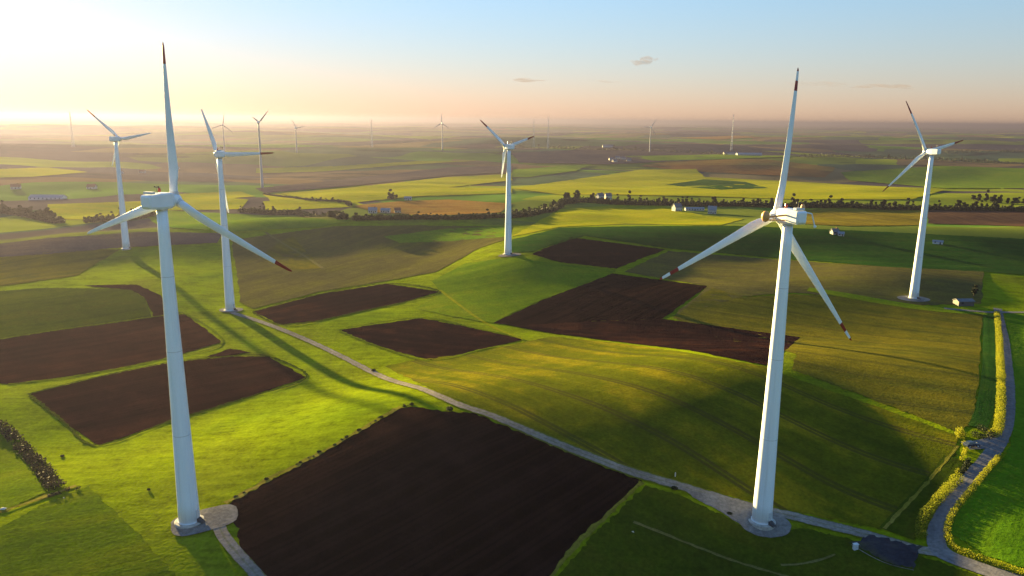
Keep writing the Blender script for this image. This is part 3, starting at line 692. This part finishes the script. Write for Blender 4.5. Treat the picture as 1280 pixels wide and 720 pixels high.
far_turbine((553, 188), (551, 154), (0, 120, 240), 'faint turbine left of the central turbine blade')
far_turbine((812, 191), (812, 159), (30, 150, 270), 'faint pale turbine between the central and right turbines')

# lattice masts near the horizon
def mast(base, top_y, label, w=2.2):
    B = at(*base); h = float(min(np.linspace(30, 400, 741), key=lambda z: abs(project((B.x, B.y, B.z+z))[1]-top_y)))
    root = empty('lattice_mast', B); tag(root, label, 'mast', 'masts on the horizon')
    TOPS.append(B.z+h); print('mast', base, round(h), round(math.hypot(B.x, B.y)))
    mb = MB(); cs = [(-1, -1), (1, -1), (1, 1), (-1, 1)]
    wd = lambda t: w*(1-t)**1.3+.5
    for cx, cy in cs: mb.tube((cx*wd(0), cy*wd(0), 0), (cx*wd(.5), cy*wd(.5), h*.5), .4, .35, 5); mb.tube((cx*wd(.5), cy*wd(.5), h*.5), (cx*wd(1), cy*wd(1), h), .35, .25, 5)
    K = 9
    for k in range(K):
        a, b = k/K, (k+1)/K
        for i in range(4):
            p, q = cs[i], cs[(i+1) % 4]
            mb.tube((p[0]*wd(a), p[1]*wd(a), a*h), (q[0]*wd(b), q[1]*wd(b), b*h), .16, None, 4)
    mb.build('frame', M['grey_box'], root)
    for t in (.7, .84):
        ab = MB(); ab.box(-w*1.5, w*1.5, -.25, .25, h*t-.25, h*t+.25); ab.build('cross_arm', M['grey_box'], root)
    return root
mast((914, 188), 143, 'faint lattice mast above the horizon left of the right turbine')
mast((685, 186), 146, 'faint lattice mast above the horizon right of the central turbine')
mast((92, 184), 140, 'faint mast in the glow at the left edge of the horizon')
mast((465, 184), 149, 'tiny dark mast on the horizon left of the centre')
mast((667, 184), 149, 'small dark mast on the horizon above the central turbine')

# ------------------------------------------------------------------ trees, hedges, bushes
def crown_mesh(seed, h, w, n, leaf, lobes=7, base=.05):
    r = random.Random(seed); L = []
    for k in range(lobes):
        a = r.uniform(0, 6.28); rr = r.uniform(0, .55)*w
        zz = h*(base+.12+(1-base-.2)*r.random())
        s = w*r.uniform(.35, .6)*(1.15-.6*zz/h)
        L.append((rr*math.cos(a)*(1.1-.6*zz/h), rr*math.sin(a)*(1.1-.6*zz/h), zz, s))
    vs = []; fs = []
    for i in range(n):
        cx, cy, cz, s = r.choice(L)
        d = Vector((r.gauss(0, 1), r.gauss(0, 1), r.gauss(0, 1))).normalized()*s*(r.random()**.35)
        c = Vector((cx+d.x, cy+d.y, cz+d.z*.85))
        if c.z < h*base*.6: continue
        a = Vector((r.gauss(0, 1), r.gauss(0, 1), r.gauss(0, 1))).normalized(); b = a.orthogonal().normalized()
        q = leaf*r.uniform(.6, 1.3); k = len(vs); cc = a.cross(b)
        vs += [c-b*q, c+cc*q*.7, c+b*q, c-cc*q*.7+a*q*.3]; fs.append((k, k+1, k+2, k+3))
    me = bpy.data.meshes.new('crown'); me.from_pydata([tuple(v) for v in vs], [], fs); me.materials.append(M['leaf']); return me
def trunk_mesh(seed, h, w):
    r = random.Random(seed); mb = MB()
    mb.tube((0, 0, -.3), (0, 0, h*.35), w*.07, w*.05, 7)
    for k in range(5):
        a = r.uniform(0, 6.28); mb.tube((0, 0, h*(.2+.05*k)), (w*.4*math.cos(a), w*.4*math.sin(a), h*(.5+.07*k)), w*.035, w*.012, 5)
    me = bpy.data.meshes.new('trunk'); me.from_pydata([tuple(v) for v in mb.v], [], mb.f); me.materials.append(M['bark']); return me
TV = []
for k, (h, w) in enumerate([(9, 5), (11, 5.5), (7.5, 5.5), (13, 4.2), (8.5, 6.5)]):
    TV.append((crown_mesh(50+k, h, w*.62, 1100, .55, 9), trunk_mesh(90+k, h, w), h))
protos = {}
def tree(p, k, s, label, group, name='tree'):
    cm, tm, h = TV[k]
    r = empty(name, p, random.uniform(0, 6.28)); r.scale = (s*random.uniform(.8, 1.35), s*random.uniform(.8, 1.35), s*random.uniform(.7, 1.25))
    tag(r, label, 'tree', group)
    for nm, me in (('crown', cm), ('trunk', tm)):
        c = bpy.data.objects.new(nm, me); COL.objects.link(c); c.parent = r
    return r
NTREE = [0]
def treeline(pts, n, smin, smax, label, group, jit=1.5, kinds=(0, 1, 2, 4)):
    seg = [0]
    for a, b in zip(pts, pts[1:]): seg.append(seg[-1]+math.dist(a, b))
    for i in range(n):
        t = (i+random.uniform(.1, .9))/n*seg[-1]
        k = max(j for j in range(len(pts)-1) if seg[j] <= t)
        f = (t-seg[k])/(seg[k+1]-seg[k])
        px = pts[k][0]+f*(pts[k+1][0]-pts[k][0]); py = pts[k][1]+f*(pts[k+1][1]-pts[k][1])+random.uniform(-jit, jit)*.5
        tree(at(px, py), random.choice(kinds), random.uniform(smin, smax), label, group); NTREE[0] += 1
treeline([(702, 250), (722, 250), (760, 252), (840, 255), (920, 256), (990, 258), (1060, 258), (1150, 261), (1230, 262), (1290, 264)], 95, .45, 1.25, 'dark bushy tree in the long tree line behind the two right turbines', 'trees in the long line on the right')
treeline([(640, 270), (670, 266), (700, 256)], 16, .6, .9, 'dark low tree in the short line climbing right of the central tower', 'trees right of the central tower')
treeline([(440, 274), (500, 273), (560, 273), (630, 272)], 26, .35, .7, 'dark low tree in the line left of the central tower', 'trees left of the central tower')
treeline([(300, 263), (340, 266), (380, 268), (430, 273)], 18, .5, .85, 'dark tree in the clump right of the second left turbine tower', 'trees behind the level blade')
treeline([(380, 251), (430, 254), (436, 259)], 9, .5, .8, 'small dark tree along the curved hedge line of the yellow field', 'trees on the curved hedge line')
treeline([(-10, 262), (20, 266), (50, 272), (72, 276)], 15, .8, 1.3, 'golden hazed dark tree in the wood at the left edge', 'trees at the left edge')
treeline([(110, 276), (150, 274), (190, 268)], 11, .7, 1.0, 'brown hazed tree in the clump behind the left nacelle', 'trees behind the left nacelle')
treeline([(486, 249), (496, 248)], 4, .8, 1.1, 'dark tree beside the small farm in the yellow fields', 'trees by the small farm')
treeline([(1210, 250), (1250, 254), (1285, 256)], 9, 1.0, 1.4, 'big dark tree in the grove at the right edge', 'trees in the right grove')
treeline([(640, 180), (720, 186), (800, 188), (900, 193)], 12, 1.0, 1.6, 'faint dark tree in the distant wood line right of the central hub', 'trees of the distant wood line')
treeline([(1000, 196), (1100, 197), (1200, 201), (1285, 204)], 12, 1.0, 1.7, 'faint blue dark tree in the distant wood on the right', 'trees of the distant right wood')
t = at(722, 249); tree(t, 3, 1.3, 'tallest pointed dark tree at the left end of the long tree line', 'single tall trees')
t = at(858, 256); tree(t, 3, 1.1, 'narrow pointed tree rising from the middle of the long tree line', 'single tall trees')
t = at(1217, 371); tree(t, 3, .95, 'single upright tree beside the pale farm track on the right', 'single tall trees')

def leafy(name, line, wid, hei, n_per_m, leaf, mat, label, cat, seed=1, group=None, gaps=0.0, trim=False):
    """one hedge: leaf clumps through the whole volume of a strip along a surveyed line"""
    W = [at(*p) for p in line]
    for w in W: w.z = 0
    L = smooth_line(W, .5); r = random.Random(seed); vs = []; fs = []
    ln = sum((b-a).length for a, b in zip(L, L[1:]))
    lo = .85 if trim else .7
    prof = [r.uniform(lo, 1.15) for _ in range(int(ln/1.3)+4)]
    s = 0
    base = []
    for a, b in zip(L, L[1:]):
        d = (b-a); l = d.length; 
        if l < 1e-4: continue
        nr = Vector((-d.y, d.x, 0))/l
        pr = prof[int(s/1.3)]; s += l
        if gaps and pr < .7+.5*gaps: continue
        for _ in range(int(n_per_m*l+r.random())):
            while True:
                x, z = r.uniform(-1, 1), r.uniform(0, 1)
                if (x*x*.8+z**3) < 1: break
            q = a+d*r.random()+nr*x*wid*.5*pr
            c = Vector((q.x, q.y, .1+z*hei*pr)); base.append((q.x, q.y))
            ax = Vector((r.gauss(0, 1), r.gauss(0, 1), r.gauss(0, 1))).normalized(); bb = ax.orthogonal().normalized(); cc = ax.cross(bb)
            e = leaf*r.uniform(.6, 1.3); k = len(vs)
            vs += [c-bb*e, c+cc*e*.7, c+bb*e, c-cc*e*.7+ax*e*.3]; fs.append((k, k+1, k+2, k+3))
    base = np.array(base); g = np.repeat(hgt(base[:, 0], base[:, 1]), 4)
    vs = np.array([v[:] for v in vs]); vs[:, 2] += g
    o = link_mesh(name, vs.tolist(), fs, mat)
    return tag(o, label, cat, group)
leafy('hedge', [(1246, 392), (1249, 430), (1251, 480), (1250, 520), (1246, 541), (1238, 546)], 2.8, 1.8, 130, .18, M['leaf_gold'], 'long golden yellow hedge along the upper left side of the lane', 'hedge', 1, trim=True)
leafy('hedge', [(1198, 600), (1186, 612), (1168, 632), (1155, 650), (1150, 668), (1153, 674)], 2.8, 1.9, 150, .17, M['leaf_gold'], 'golden hedge left of the lane curving down to the track junction', 'hedge', 2, trim=True)
leafy('hedge', [(1250, 572), (1235, 588), (1214, 614), (1196, 636), (1186, 654), (1184, 672), (1192, 686), (1212, 696), (1240, 706), (1290, 724)], 1.6, 1.3, 110, .15, M['leaf_gold'], 'low golden hedge on the right side of the lane round the pasture', 'hedge', 3, trim=True)
leafy('hedge', [(1200, 548), (1206, 562), (1200, 580), (1196, 592)], 1.2, 1.1, 45, .18, M['leaf_gold'], 'short ragged golden hedge beside the dark car', 'hedge', 4, gaps=.3)
leafy('hedge', [(1222, 535), (1232, 541), (1240, 547), (1226, 548), (1216, 544)], 2.0, 1.6, 60, .2, M['leaf'], 'dark shrubbery above the turnout and the parked car', 'hedge', 5)
leafy('shrub', [(1198, 543), (1200, 546), (1202, 549)], 2.2, 2.4, 200, .2, M['leaf_gold'], 'round golden shrub at the corner of the olive crop', 'shrub', 6)
leafy('hedge', [(1210, 577), (1206, 586), (1200, 595)], 1.6, 1.4, 70, .2, M['leaf'], 'short dark hedge gap filler between two golden hedges', 'hedge', 7)
leafy('scrub_bank', [(-6, 530), (10, 541), (28, 560), (48, 582), (62, 600), (72, 612)], 4.5, 1.5, 60, .28, M['leaf_scrub'], 'brown scrubby bank at the left edge above the meadow', 'scrub', 8, gaps=.1)
leafy('scrub_bank', [(60, 622), (84, 614), (100, 612)], 1.6, .8, 40, .2, M['leaf_scrub'], 'little tuft of brown scrub at the end of the grassy bank', 'scrub', 9, gaps=.2)

FARH = [([(700, 256), (722, 253), (760, 255), (840, 257), (920, 258), (990, 260)], 'long dark hedge under the left half of the long tree line'),
        ([(990, 260), (1060, 260), (1150, 263), (1230, 264), (1290, 266)], 'long dark hedge under the right half of the long tree line'),
        ([(640, 272), (670, 268), (700, 258)], 'dark hedge climbing right of the central tower'),
        ([(440, 275), (500, 274), (560, 274), (640, 272)], 'dark hedge left of the central tower'),
        ([(300, 265), (340, 268), (380, 270), (430, 275)], 'dark thicket right of the second left turbine tower'),
        ([(-10, 264), (20, 268), (50, 274), (75, 279)], 'dark thicket in the haze at the left edge'),
        ([(105, 278), (150, 276), (192, 270)], 'dark thicket behind the left nacelle'),
        ([(330, 243), (380, 250), (430, 253), (437, 258)], 'thin curved hedge of the yellow field')]
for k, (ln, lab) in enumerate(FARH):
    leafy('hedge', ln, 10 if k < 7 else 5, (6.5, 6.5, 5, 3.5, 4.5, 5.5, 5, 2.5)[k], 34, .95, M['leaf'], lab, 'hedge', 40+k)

for k, (ln, wd, lab) in enumerate([([(640, 181), (720, 187), (800, 189), (910, 194)], 40, 'distant dark wood strip right of the central hub'), ([(1000, 197), (1100, 198), (1200, 202), (1290, 205)], 45, 'distant dark wood strip at the right'),
        ([(1180, 192), (1230, 190), (1290, 190)], 60, 'distant wood block near the right edge')]):
    o = leafy('woodland', ln, wd, 10, 2.5, 1.8, M['leaf'], lab, 'woodland', 70+k); o['kind'] = 'stuff'

def bush_mesh(seed):
    r = random.Random(seed); vs = []; fs = []
    for _ in range(260):
        d = Vector((r.gauss(0, 1), r.gauss(0, 1), r.gauss(0, 1))).normalized()*(r.random()**.4)
        c = Vector((d.x*.9, d.y*.9, .55+d.z*.55)); a = Vector((r.gauss(0, 1), r.gauss(0, 1), r.gauss(0, 1))).normalized(); b = a.orthogonal().normalized(); cc = a.cross(b)
        e = .2*r.uniform(.6, 1.3); k = len(vs); vs += [c-b*e, c+cc*e*.7, c+b*e, c-cc*e*.7+a*e*.3]; fs.append((k, k+1, k+2, k+3))
    me = bpy.data.meshes.new('bush'); me.from_pydata([tuple(v) for v in vs], [], fs); return me
BM = [bush_mesh(k) for k in range(4)]
for b in BM: b.materials.append(M['leaf'])
def bush(px, s, label, group):
    o = bpy.data.objects.new('bush', random.choice(BM)); COL.objects.link(o); o.location = at(*px)
    o.rotation_euler.z = random.uniform(0, 6); o.scale = (s*random.uniform(.8, 1.4), s*random.uniform(.8, 1.4), s*random.uniform(.7, 1.1))
    return tag(o, label, 'bush', group)
edge = [(282, 631), (340, 599), (400, 568), (450, 539), (500, 510), (516, 507)]
for k in range(46):
    t = random.random()*(len(edge)-1.001); i = int(t); f = t-i
    bush((edge[i][0]+f*(edge[i+1][0]-edge[i][0]), edge[i][1]+f*(edge[i+1][1]-edge[i][1])-random.uniform(0, 3)), random.choice((.2, .25, .3, .35, .45, .6)), 'small dark bush on the rough grass edge above the black field', 'bushes on the edge of the black field')
for px, s, lab in (((562, 513), 1.0, 'dark bush at the top right corner of the black field'), ((186, 613), .5, 'tiny bush in the bright grass left of the left tower'), ((78, 571), .6, 'small bush on the bright grass beside the scrub bank'),
                   ((912, 643), .7, 'small dark bush at the edge of the right gravel hardstand'), ((843, 612), .8, 'dark bush beside the track left of the hardstand'), ((467, 464), .9, 'dark bush beside the track crossing in the bright grass')):
    bush(px, s, lab, None)

# ------------------------------------------------------------------ buildings
def house(px, w, l, h, yaw, wall, roof, label, rh=.5, wins=4, cat='house', name='farmhouse', chimney=True):
    p = at(*px); r = empty(name, p, R_(yaw)); tag(r, label, cat)
    b = MB(); b.box(-l/2, l/2, -w/2, w/2, -.6, h)
    pk = h+w*rh
    b.add([(-l/2, -w/2, h+.001), (-l/2, w/2, h+.001), (-l/2, 0, pk-.05), (l/2, -w/2, h+.001), (l/2, w/2, h+.001), (l/2, 0, pk-.05)], [(0, 2, 1), (3, 4, 5)])
    wl = b.build('wall', wall, r)
    o = .35; rb = MB(); e = l/2+o; hw = w/2+o; dz = o*2*rh
    for s in (-1, 1):
        rb.add([(-e, s*hw, h-dz), (e, s*hw, h-dz), (e, 0, pk), (-e, 0, pk), (-e, s*hw, h-dz+.22), (e, s*hw, h-dz+.22), (e, 0, pk+.22), (-e, 0, pk+.22)],
               [(0, 1, 2, 3), (7, 6, 5, 4), (0, 4, 5, 1), (1, 5, 6, 2), (3, 7, 4, 0)])
    rf = rb.build('roof', roof, r)
    if chimney:
        c = MB(); c.box(l*.25-.4, l*.25+.4, -.35, .35, pk-.4, pk+1.1); c.build('chimney', M['roof_red'], rf)
    for k in range(wins):
        x = -l/2+l*(k+.5)/wins
        for s in (-1, 1):
            if k == wins//2 and s < 0:
                d = MB(); d.box(x-.55, x+.55, s*w/2-.05, s*w/2+.04, 0, 2.1); d.build('door', M['dark_metal'], r)
            else:
                q = MB(); q.box(x-.6, x+.6, s*w/2-.05, s*w/2+.05, 1.0, 2.3); q.build('window', M['glass'], r)
    return r
W, C = M['wall_white'], M['wall_cream']
house((846, 264), 8, 9, 5, 20, W, M['roof_slate'], 'white house at the left end of the pale farmyard')
house((868, 263), 5, 22, 2.2, 4, W, M['roof_metal'], 'long low white barn between two white houses', .3, 7, 'barn', 'barn', False)
house((890, 267), 8, 9, 4.5, -15, W, M['roof_metal'], 'white house at the right end of the pale farmyard')
house((750, 249), 7, 9, 4.5, 30, W, M['roof_slate'], 'white house half hidden in the long tree line')
house((760, 249), 7, 8, 4.5, 10, C, M['roof_slate'], 'small cream house beside the white one in the tree line')
house((466, 266), 6, 9, 3, 5, W, M['roof_metal'], 'white farm building left of the pale roofed barn')
house((482, 266), 6, 10, 3, -5, W, M['roof_metal'], 'pale roofed barn of the farm left of the central tower', .35, 4, 'barn', 'barn', False)
house((497, 266), 5, 7, 3, 10, C, M['roof_red'], 'cream farm building at the right of the pale roofed barn')
house((510, 250), 5, 9, 2.6, 0, W, M['roof_metal'], 'little pale farm shed beside dark trees in the yellow fields', .35, 4, 'shed', 'shed', False)
house((1043, 293), 4.5, 5.5, 2.4, 10, W, M['roof_slate'], 'tiny white house on the deep green crop right of the right turbine')
house((1051, 295), 3.5, 4.5, 2.0, -20, W, M['roof_metal'], 'tiny white shed beside the tiny white house', .4, 2, 'shed', 'shed', False)
house((1172, 305), 3.5, 7, 1.8, -30, M['grey_box'], M['roof_metal'], 'small grey shed behind the far right turbine tower', .3, 2, 'shed', 'shed', False)
house((936, 195), 18, 75, 6, 3, W, M['roof_metal'], 'distant long white warehouse left of the right turbine blade', .2, 8, 'warehouse', 'warehouse', False)
house((912, 194), 14, 40, 6, 3, C, M['roof_slate'], 'distant grey warehouse left of the long white one', .3, 5, 'warehouse', 'warehouse', False)
house((60, 249), 14, 40, 2.5, 3, M['grey_box'], M['roof_metal'], 'long pale blue roofed shed near the left edge', .22, 8, 'shed', 'shed', False)
house((760, 184), 14, 40, 5, 0, W, M['roof_slate'], 'distant pale building at the foot of the faint turbine', .3, 5, 'warehouse', 'warehouse', False)
for k, (x, y) in enumerate(((764, 201), (772, 199), (779, 200), (768, 203), (786, 202))):
    house((x, y), 9, 13, 5, random.uniform(-30, 30), (W, C)[k % 2], M['roof_slate'],
          ['pale house leftmost in the distant hamlet', 'pale cream house top of the distant hamlet', 'white house in the middle right of the distant hamlet', 'cream house lowest in the distant hamlet', 'white house rightmost in the distant hamlet'][k], .5, 3)
for k, (x, y) in enumerate(((150, 217), (178, 216), (221, 211), (115, 236), (20, 236))):
    house((x, y), 7, 12, 3.2, random.uniform(-30, 30), W, M['roof_red'],
          ['hazy pale house left of the pair behind the top blade of the left turbine', 'hazy pale house just left of the top blade of the left turbine', 'white gleaming house right of the top blade of the left turbine', 'hazy house right of the blue roofed shed', 'hazy house near the left edge above the blue roofed shed'][k], .5, 3)
house((1204, 381), 5, 9, 2.4, 5, M['dark_metal'], M['roof_slate'], 'low dark shed beside the pale farm track and upright tree', .2, 2, 'shed', 'shed', False)

# ------------------------------------------------------------------ small things
def car(px, yaw):
    r = empty('parked_car', at(px[0], px[1], .25), R_(yaw)); tag(r, 'dark blue car parked on the turnout by the golden hedges', 'car')
    prof = [(-2.15, .35), (-2.2, .75), (-2.05, .95), (-1.2, 1.0), (1.0, .98), (1.9, .85), (2.2, .65), (2.2, .35)]
    b = MB(); b.loft([[(x, s*(.86 if i in (0, 2) else .9), z) for x, z in prof] for i, s in ((0, -1), (1, -.94), (1, .94), (2, 1))])
    b.build('body', M['car_paint'], r)
    c = MB(); c.add([(-1.9, -.8, .97), (1.0, -.8, .97), (1.0, .8, .97), (-1.9, .8, .97), (-1.3, -.62, 1.5), (.2, -.62, 1.5), (.2, .62, 1.5), (-1.3, .62, 1.5)], [(0, 1, 5, 4), (1, 2, 6, 5), (2, 3, 7, 6), (3, 0, 4, 7), (4, 5, 6, 7)])
    c.build('windows', M['glass'], r)
    rf = MB(); rf.box(-1.3, .2, -.62, .62, 1.503, 1.54); rf.build('roof', M['car_paint'], r)
    for x in (-1.35, 1.35):
        for s in (-1, 1):
            w = MB(); w.tube((x, s*.75, .33), (x, s*.95, .33), .33, None, 16); wh = w.build('wheel', M['rubber'], r)
            q = MB(); q.tube((x, s*.953, .33), (x, s*.96, .33), .2, None, 12); q.build('rim', M['grey_box'], wh)
    for s in (-1, 1):
        h = MB(); h.box(2.2, 2.23, s*.6-.16, s*.6+.16, .62, .76); h.build('headlight', M['wall_white'], r)
    return r
car((1214, 559), 12)
def cabinet(px):
    r = empty('utility_cabinet', at(*px), R_(15)); r.scale = (.6, .6, .75); tag(r, 'pale grey utility cabinet beside the dark tarmac patch', 'cabinet')
    b = MB(); b.box(-.9, .9, -.6, .6, .1, 1.9); bevel(b.build('body', M['grey_box'], r), .05)
    c = MB(); c.box(-1.05, 1.05, -.75, .75, 1.9, 2.05); bevel(c.build('roof', M['grey_box'], r), .04)
    p = MB(); p.box(-1.0, 1.0, -.7, .7, -.2, .1); p.build('plinth', M['concrete'], r)
    for s in (-1, 1):
        d = MB(); d.box(s*.43-.4, s*.43+.4, -.64, -.603, .2, 1.8); dd = d.build('door', M['grey_box'], r)
        h = MB(); h.box(s*.12-.03, s*.12+.03, -.68, -.643, .9, 1.1); h.build('handle', M['dark_metal'], dd)
cabinet((1069, 687))
p = MB(); p.loft([circ(.16, -.2, 10), circ(.16, 1.1, 10), circ(.1, 1.25, 10)]); o = p.build('marker_post', M['wall_white']); o.location = at(844, 596)
tag(o, 'short white marker post beside the pale track', 'post')
def rock(px, s, seed, label):
    r = random.Random(seed); bm = bmesh.new(); bmesh.ops.create_icosphere(bm, subdivisions=3, radius=1)
    for v in bm.verts: v.co *= 1+.18*math.sin(3*v.co.x+seed)*math.cos(4*v.co.y)+r.uniform(-.06, .06); v.co.z *= .55
    me = bpy.data.meshes.new('boulder'); bm.to_mesh(me); bm.free(); me.materials.append(M['stone'])
    o = bpy.data.objects.new('boulder', me); COL.objects.link(o); o.location = at(*px); o.scale = (s, s*.8, s); tag(o, label, 'boulder')
rock((4, 637), .9, 1, 'pale boulder on the grassy bank at the left edge')
rock((80, 623), .35, 2, 'little pale boulder beside the scrub tuft')
rock((791, 665), .35, 3, 'little pale boulder in the dark meadow beside the thin path')

# ------------------------------------------------------------------ clouds: soft lens shaped bodies of thin vapour, far off
def cloud(px, py, wpx, hpx, dens, label, seed, dist=26000):
    d = ray(px, py); d = d/d[1]; c = CAMP+d*dist; k = dist/FPX
    r = random.Random(seed); bm = bmesh.new()
    for i in range(9):
        t = r.uniform(-1, 1); s = (1-abs(t)*.75)*r.uniform(.6, 1.0)
        m = Matrix.Translation((t*wpx*k*.5, r.uniform(-.2, .2)*wpx*k, r.uniform(-.25, .3)*hpx*k)) @ Matrix.Diagonal((wpx*k*.3*s, wpx*k*.22*s, hpx*k*.42*s, 1))
        bmesh.ops.create_icosphere(bm, subdivisions=3, radius=1, matrix=m)
    for v in bm.verts:
        q = v.co/(wpx*k)*9; v.co.z += hpx*k*.08*math.sin(q.x*2.1+seed)*math.cos(q.y*1.7)
    for f in bm.faces: f.smooth = True
    me = bpy.data.meshes.new('cloud'); bm.to_mesh(me); bm.free()
    mt = bpy.data.materials.new('vapour'); mt.use_nodes = True; nt = mt.node_tree
    nt.nodes.remove(nt.nodes['Principled BSDF'])
    pv = nd(nt, 'ShaderNodeVolumePrincipled'); pv.inputs['Density'].default_value = dens/(wpx*k*.3); pv.inputs['Color'].default_value = (.22, .17, .18, 1); pv.inputs['Anisotropy'].default_value = 0
    nt.links.new(pv.outputs[0], nt.nodes['Material Output'].inputs['Volume'])
    me.materials.append(mt); o = bpy.data.objects.new('cloud', me); COL.objects.link(o); o.location = c
    tag(o, label, 'cloud', 'small evening clouds')
cloud(809, 76, 38, 11, .5, 'small puffy pinkish cloud above the middle right of the horizon', 1)
cloud(657, 100, 44, 4.5, .55, 'thin dark streak of cloud above the central turbine', 2)
cloud(1105, 109, 90, 6, .35, 'long faint grey streak of cloud above the far right turbine', 3)
cloud(760, 102, 30, 4, .2, 'faint wisp of cloud low between the puffy cloud and the streak', 4)
cloud(1020, 106, 80, 8, .12, 'faint broad veil of cloud right of the right turbine blade tip', 5)

# ------------------------------------------------------------------ haze: one box of even, dark, light-absorbing air
def haze():
    zmin, zmax = -75.0, max(TOPS)+2; print('haze top', zmax)
    b = MB(); b.box(-60000, 60000, -3000, 66000, zmin, zmax)
    mt = bpy.data.materials.new('haze'); mt.use_nodes = True; nt = mt.node_tree
    nt.nodes.remove(nt.nodes['Principled BSDF'])
    pv = nd(nt, 'ShaderNodeVolumePrincipled'); pv.inputs['Density'].default_value = HAZE_D
    pv.inputs['Color'].default_value = (.108, .104, .175, 1); pv.inputs['Anisotropy'].default_value = .53
    nt.links.new(pv.outputs[0], nt.nodes['Material Output'].inputs['Volume'])
    o = b.build('haze', mt); tag(o, 'thin evening haze over the whole plain', 'haze', kind='stuff')
HAZE_D = 1.2e-4
haze()

# ------------------------------------------------------------------ light, sky, camera
SKY_T = (1.36, 1.10, 1.13)
w = bpy.data.worlds.new('World'); SC.world = w; w.use_nodes = True
nt = w.node_tree; bg = nt.nodes['Background']
sky = nt.nodes.new('ShaderNodeTexSky'); sky.sky_type = 'NISHITA'; sky.sun_disc = False
sky.sun_elevation = SUN_EL; sky.sun_rotation = SUN_AZ; sky.altitude = 50; sky.air_density = 1.5; sky.dust_density = .16; sky.ozone_density = 7.0
# the low evening sky spans a huge range: compress it, and balance it to the warm white / pale blue of the photograph
gm = nt.nodes.new('ShaderNodeGamma'); gm.inputs[1].default_value = .58; nt.links.new(sky.outputs[0], gm.inputs[0])
tint = mixc(nt, 1.0, gm.outputs[0], SKY_T, 'MULTIPLY')
nt.links.new(tint, bg.inputs[0]); bg.inputs[1].default_value = .066
sl = bpy.data.lights.new('sun', 'SUN'); sl.energy = 5.0; sl.angle = R_(1.0); sl.color = (1, .745, .285)
so = bpy.data.objects.new('sun', sl); COL.objects.link(so); so.rotation_euler = Vector(SUN).to_track_quat('Z', 'Y').to_euler()
cam = bpy.data.cameras.new('camera'); co = bpy.data.objects.new('camera', cam); COL.objects.link(co); SC.camera = co
cam.sensor_width = 36; cam.lens = FPX/1280*36; cam.clip_start = 1; cam.clip_end = 200000
co.matrix_world = Matrix(((cR[0], cU[0], -cF[0], 0), (cR[1], cU[1], -cF[1], 0), (cR[2], cU[2], -cF[2], CAMH), (0, 0, 0, 1)))
SC.view_settings.view_transform = 'Standard'; SC.view_settings.look = 'None'; SC.view_settings.gamma = 1; SC.view_settings.use_curve_mapping = False
SC.view_settings.exposure = 2.95
SC.render.engine = 'CYCLES'
SC.cycles.use_denoising = True
SC.cycles.max_bounces = 5; SC.cycles.diffuse_bounces = 2; SC.cycles.glossy_bounces = 2; SC.cycles.transmission_bounces = 2; SC.cycles.volume_bounces = 0; SC.cycles.transparent_max_bounces = 8
print('trees', NTREE[0])
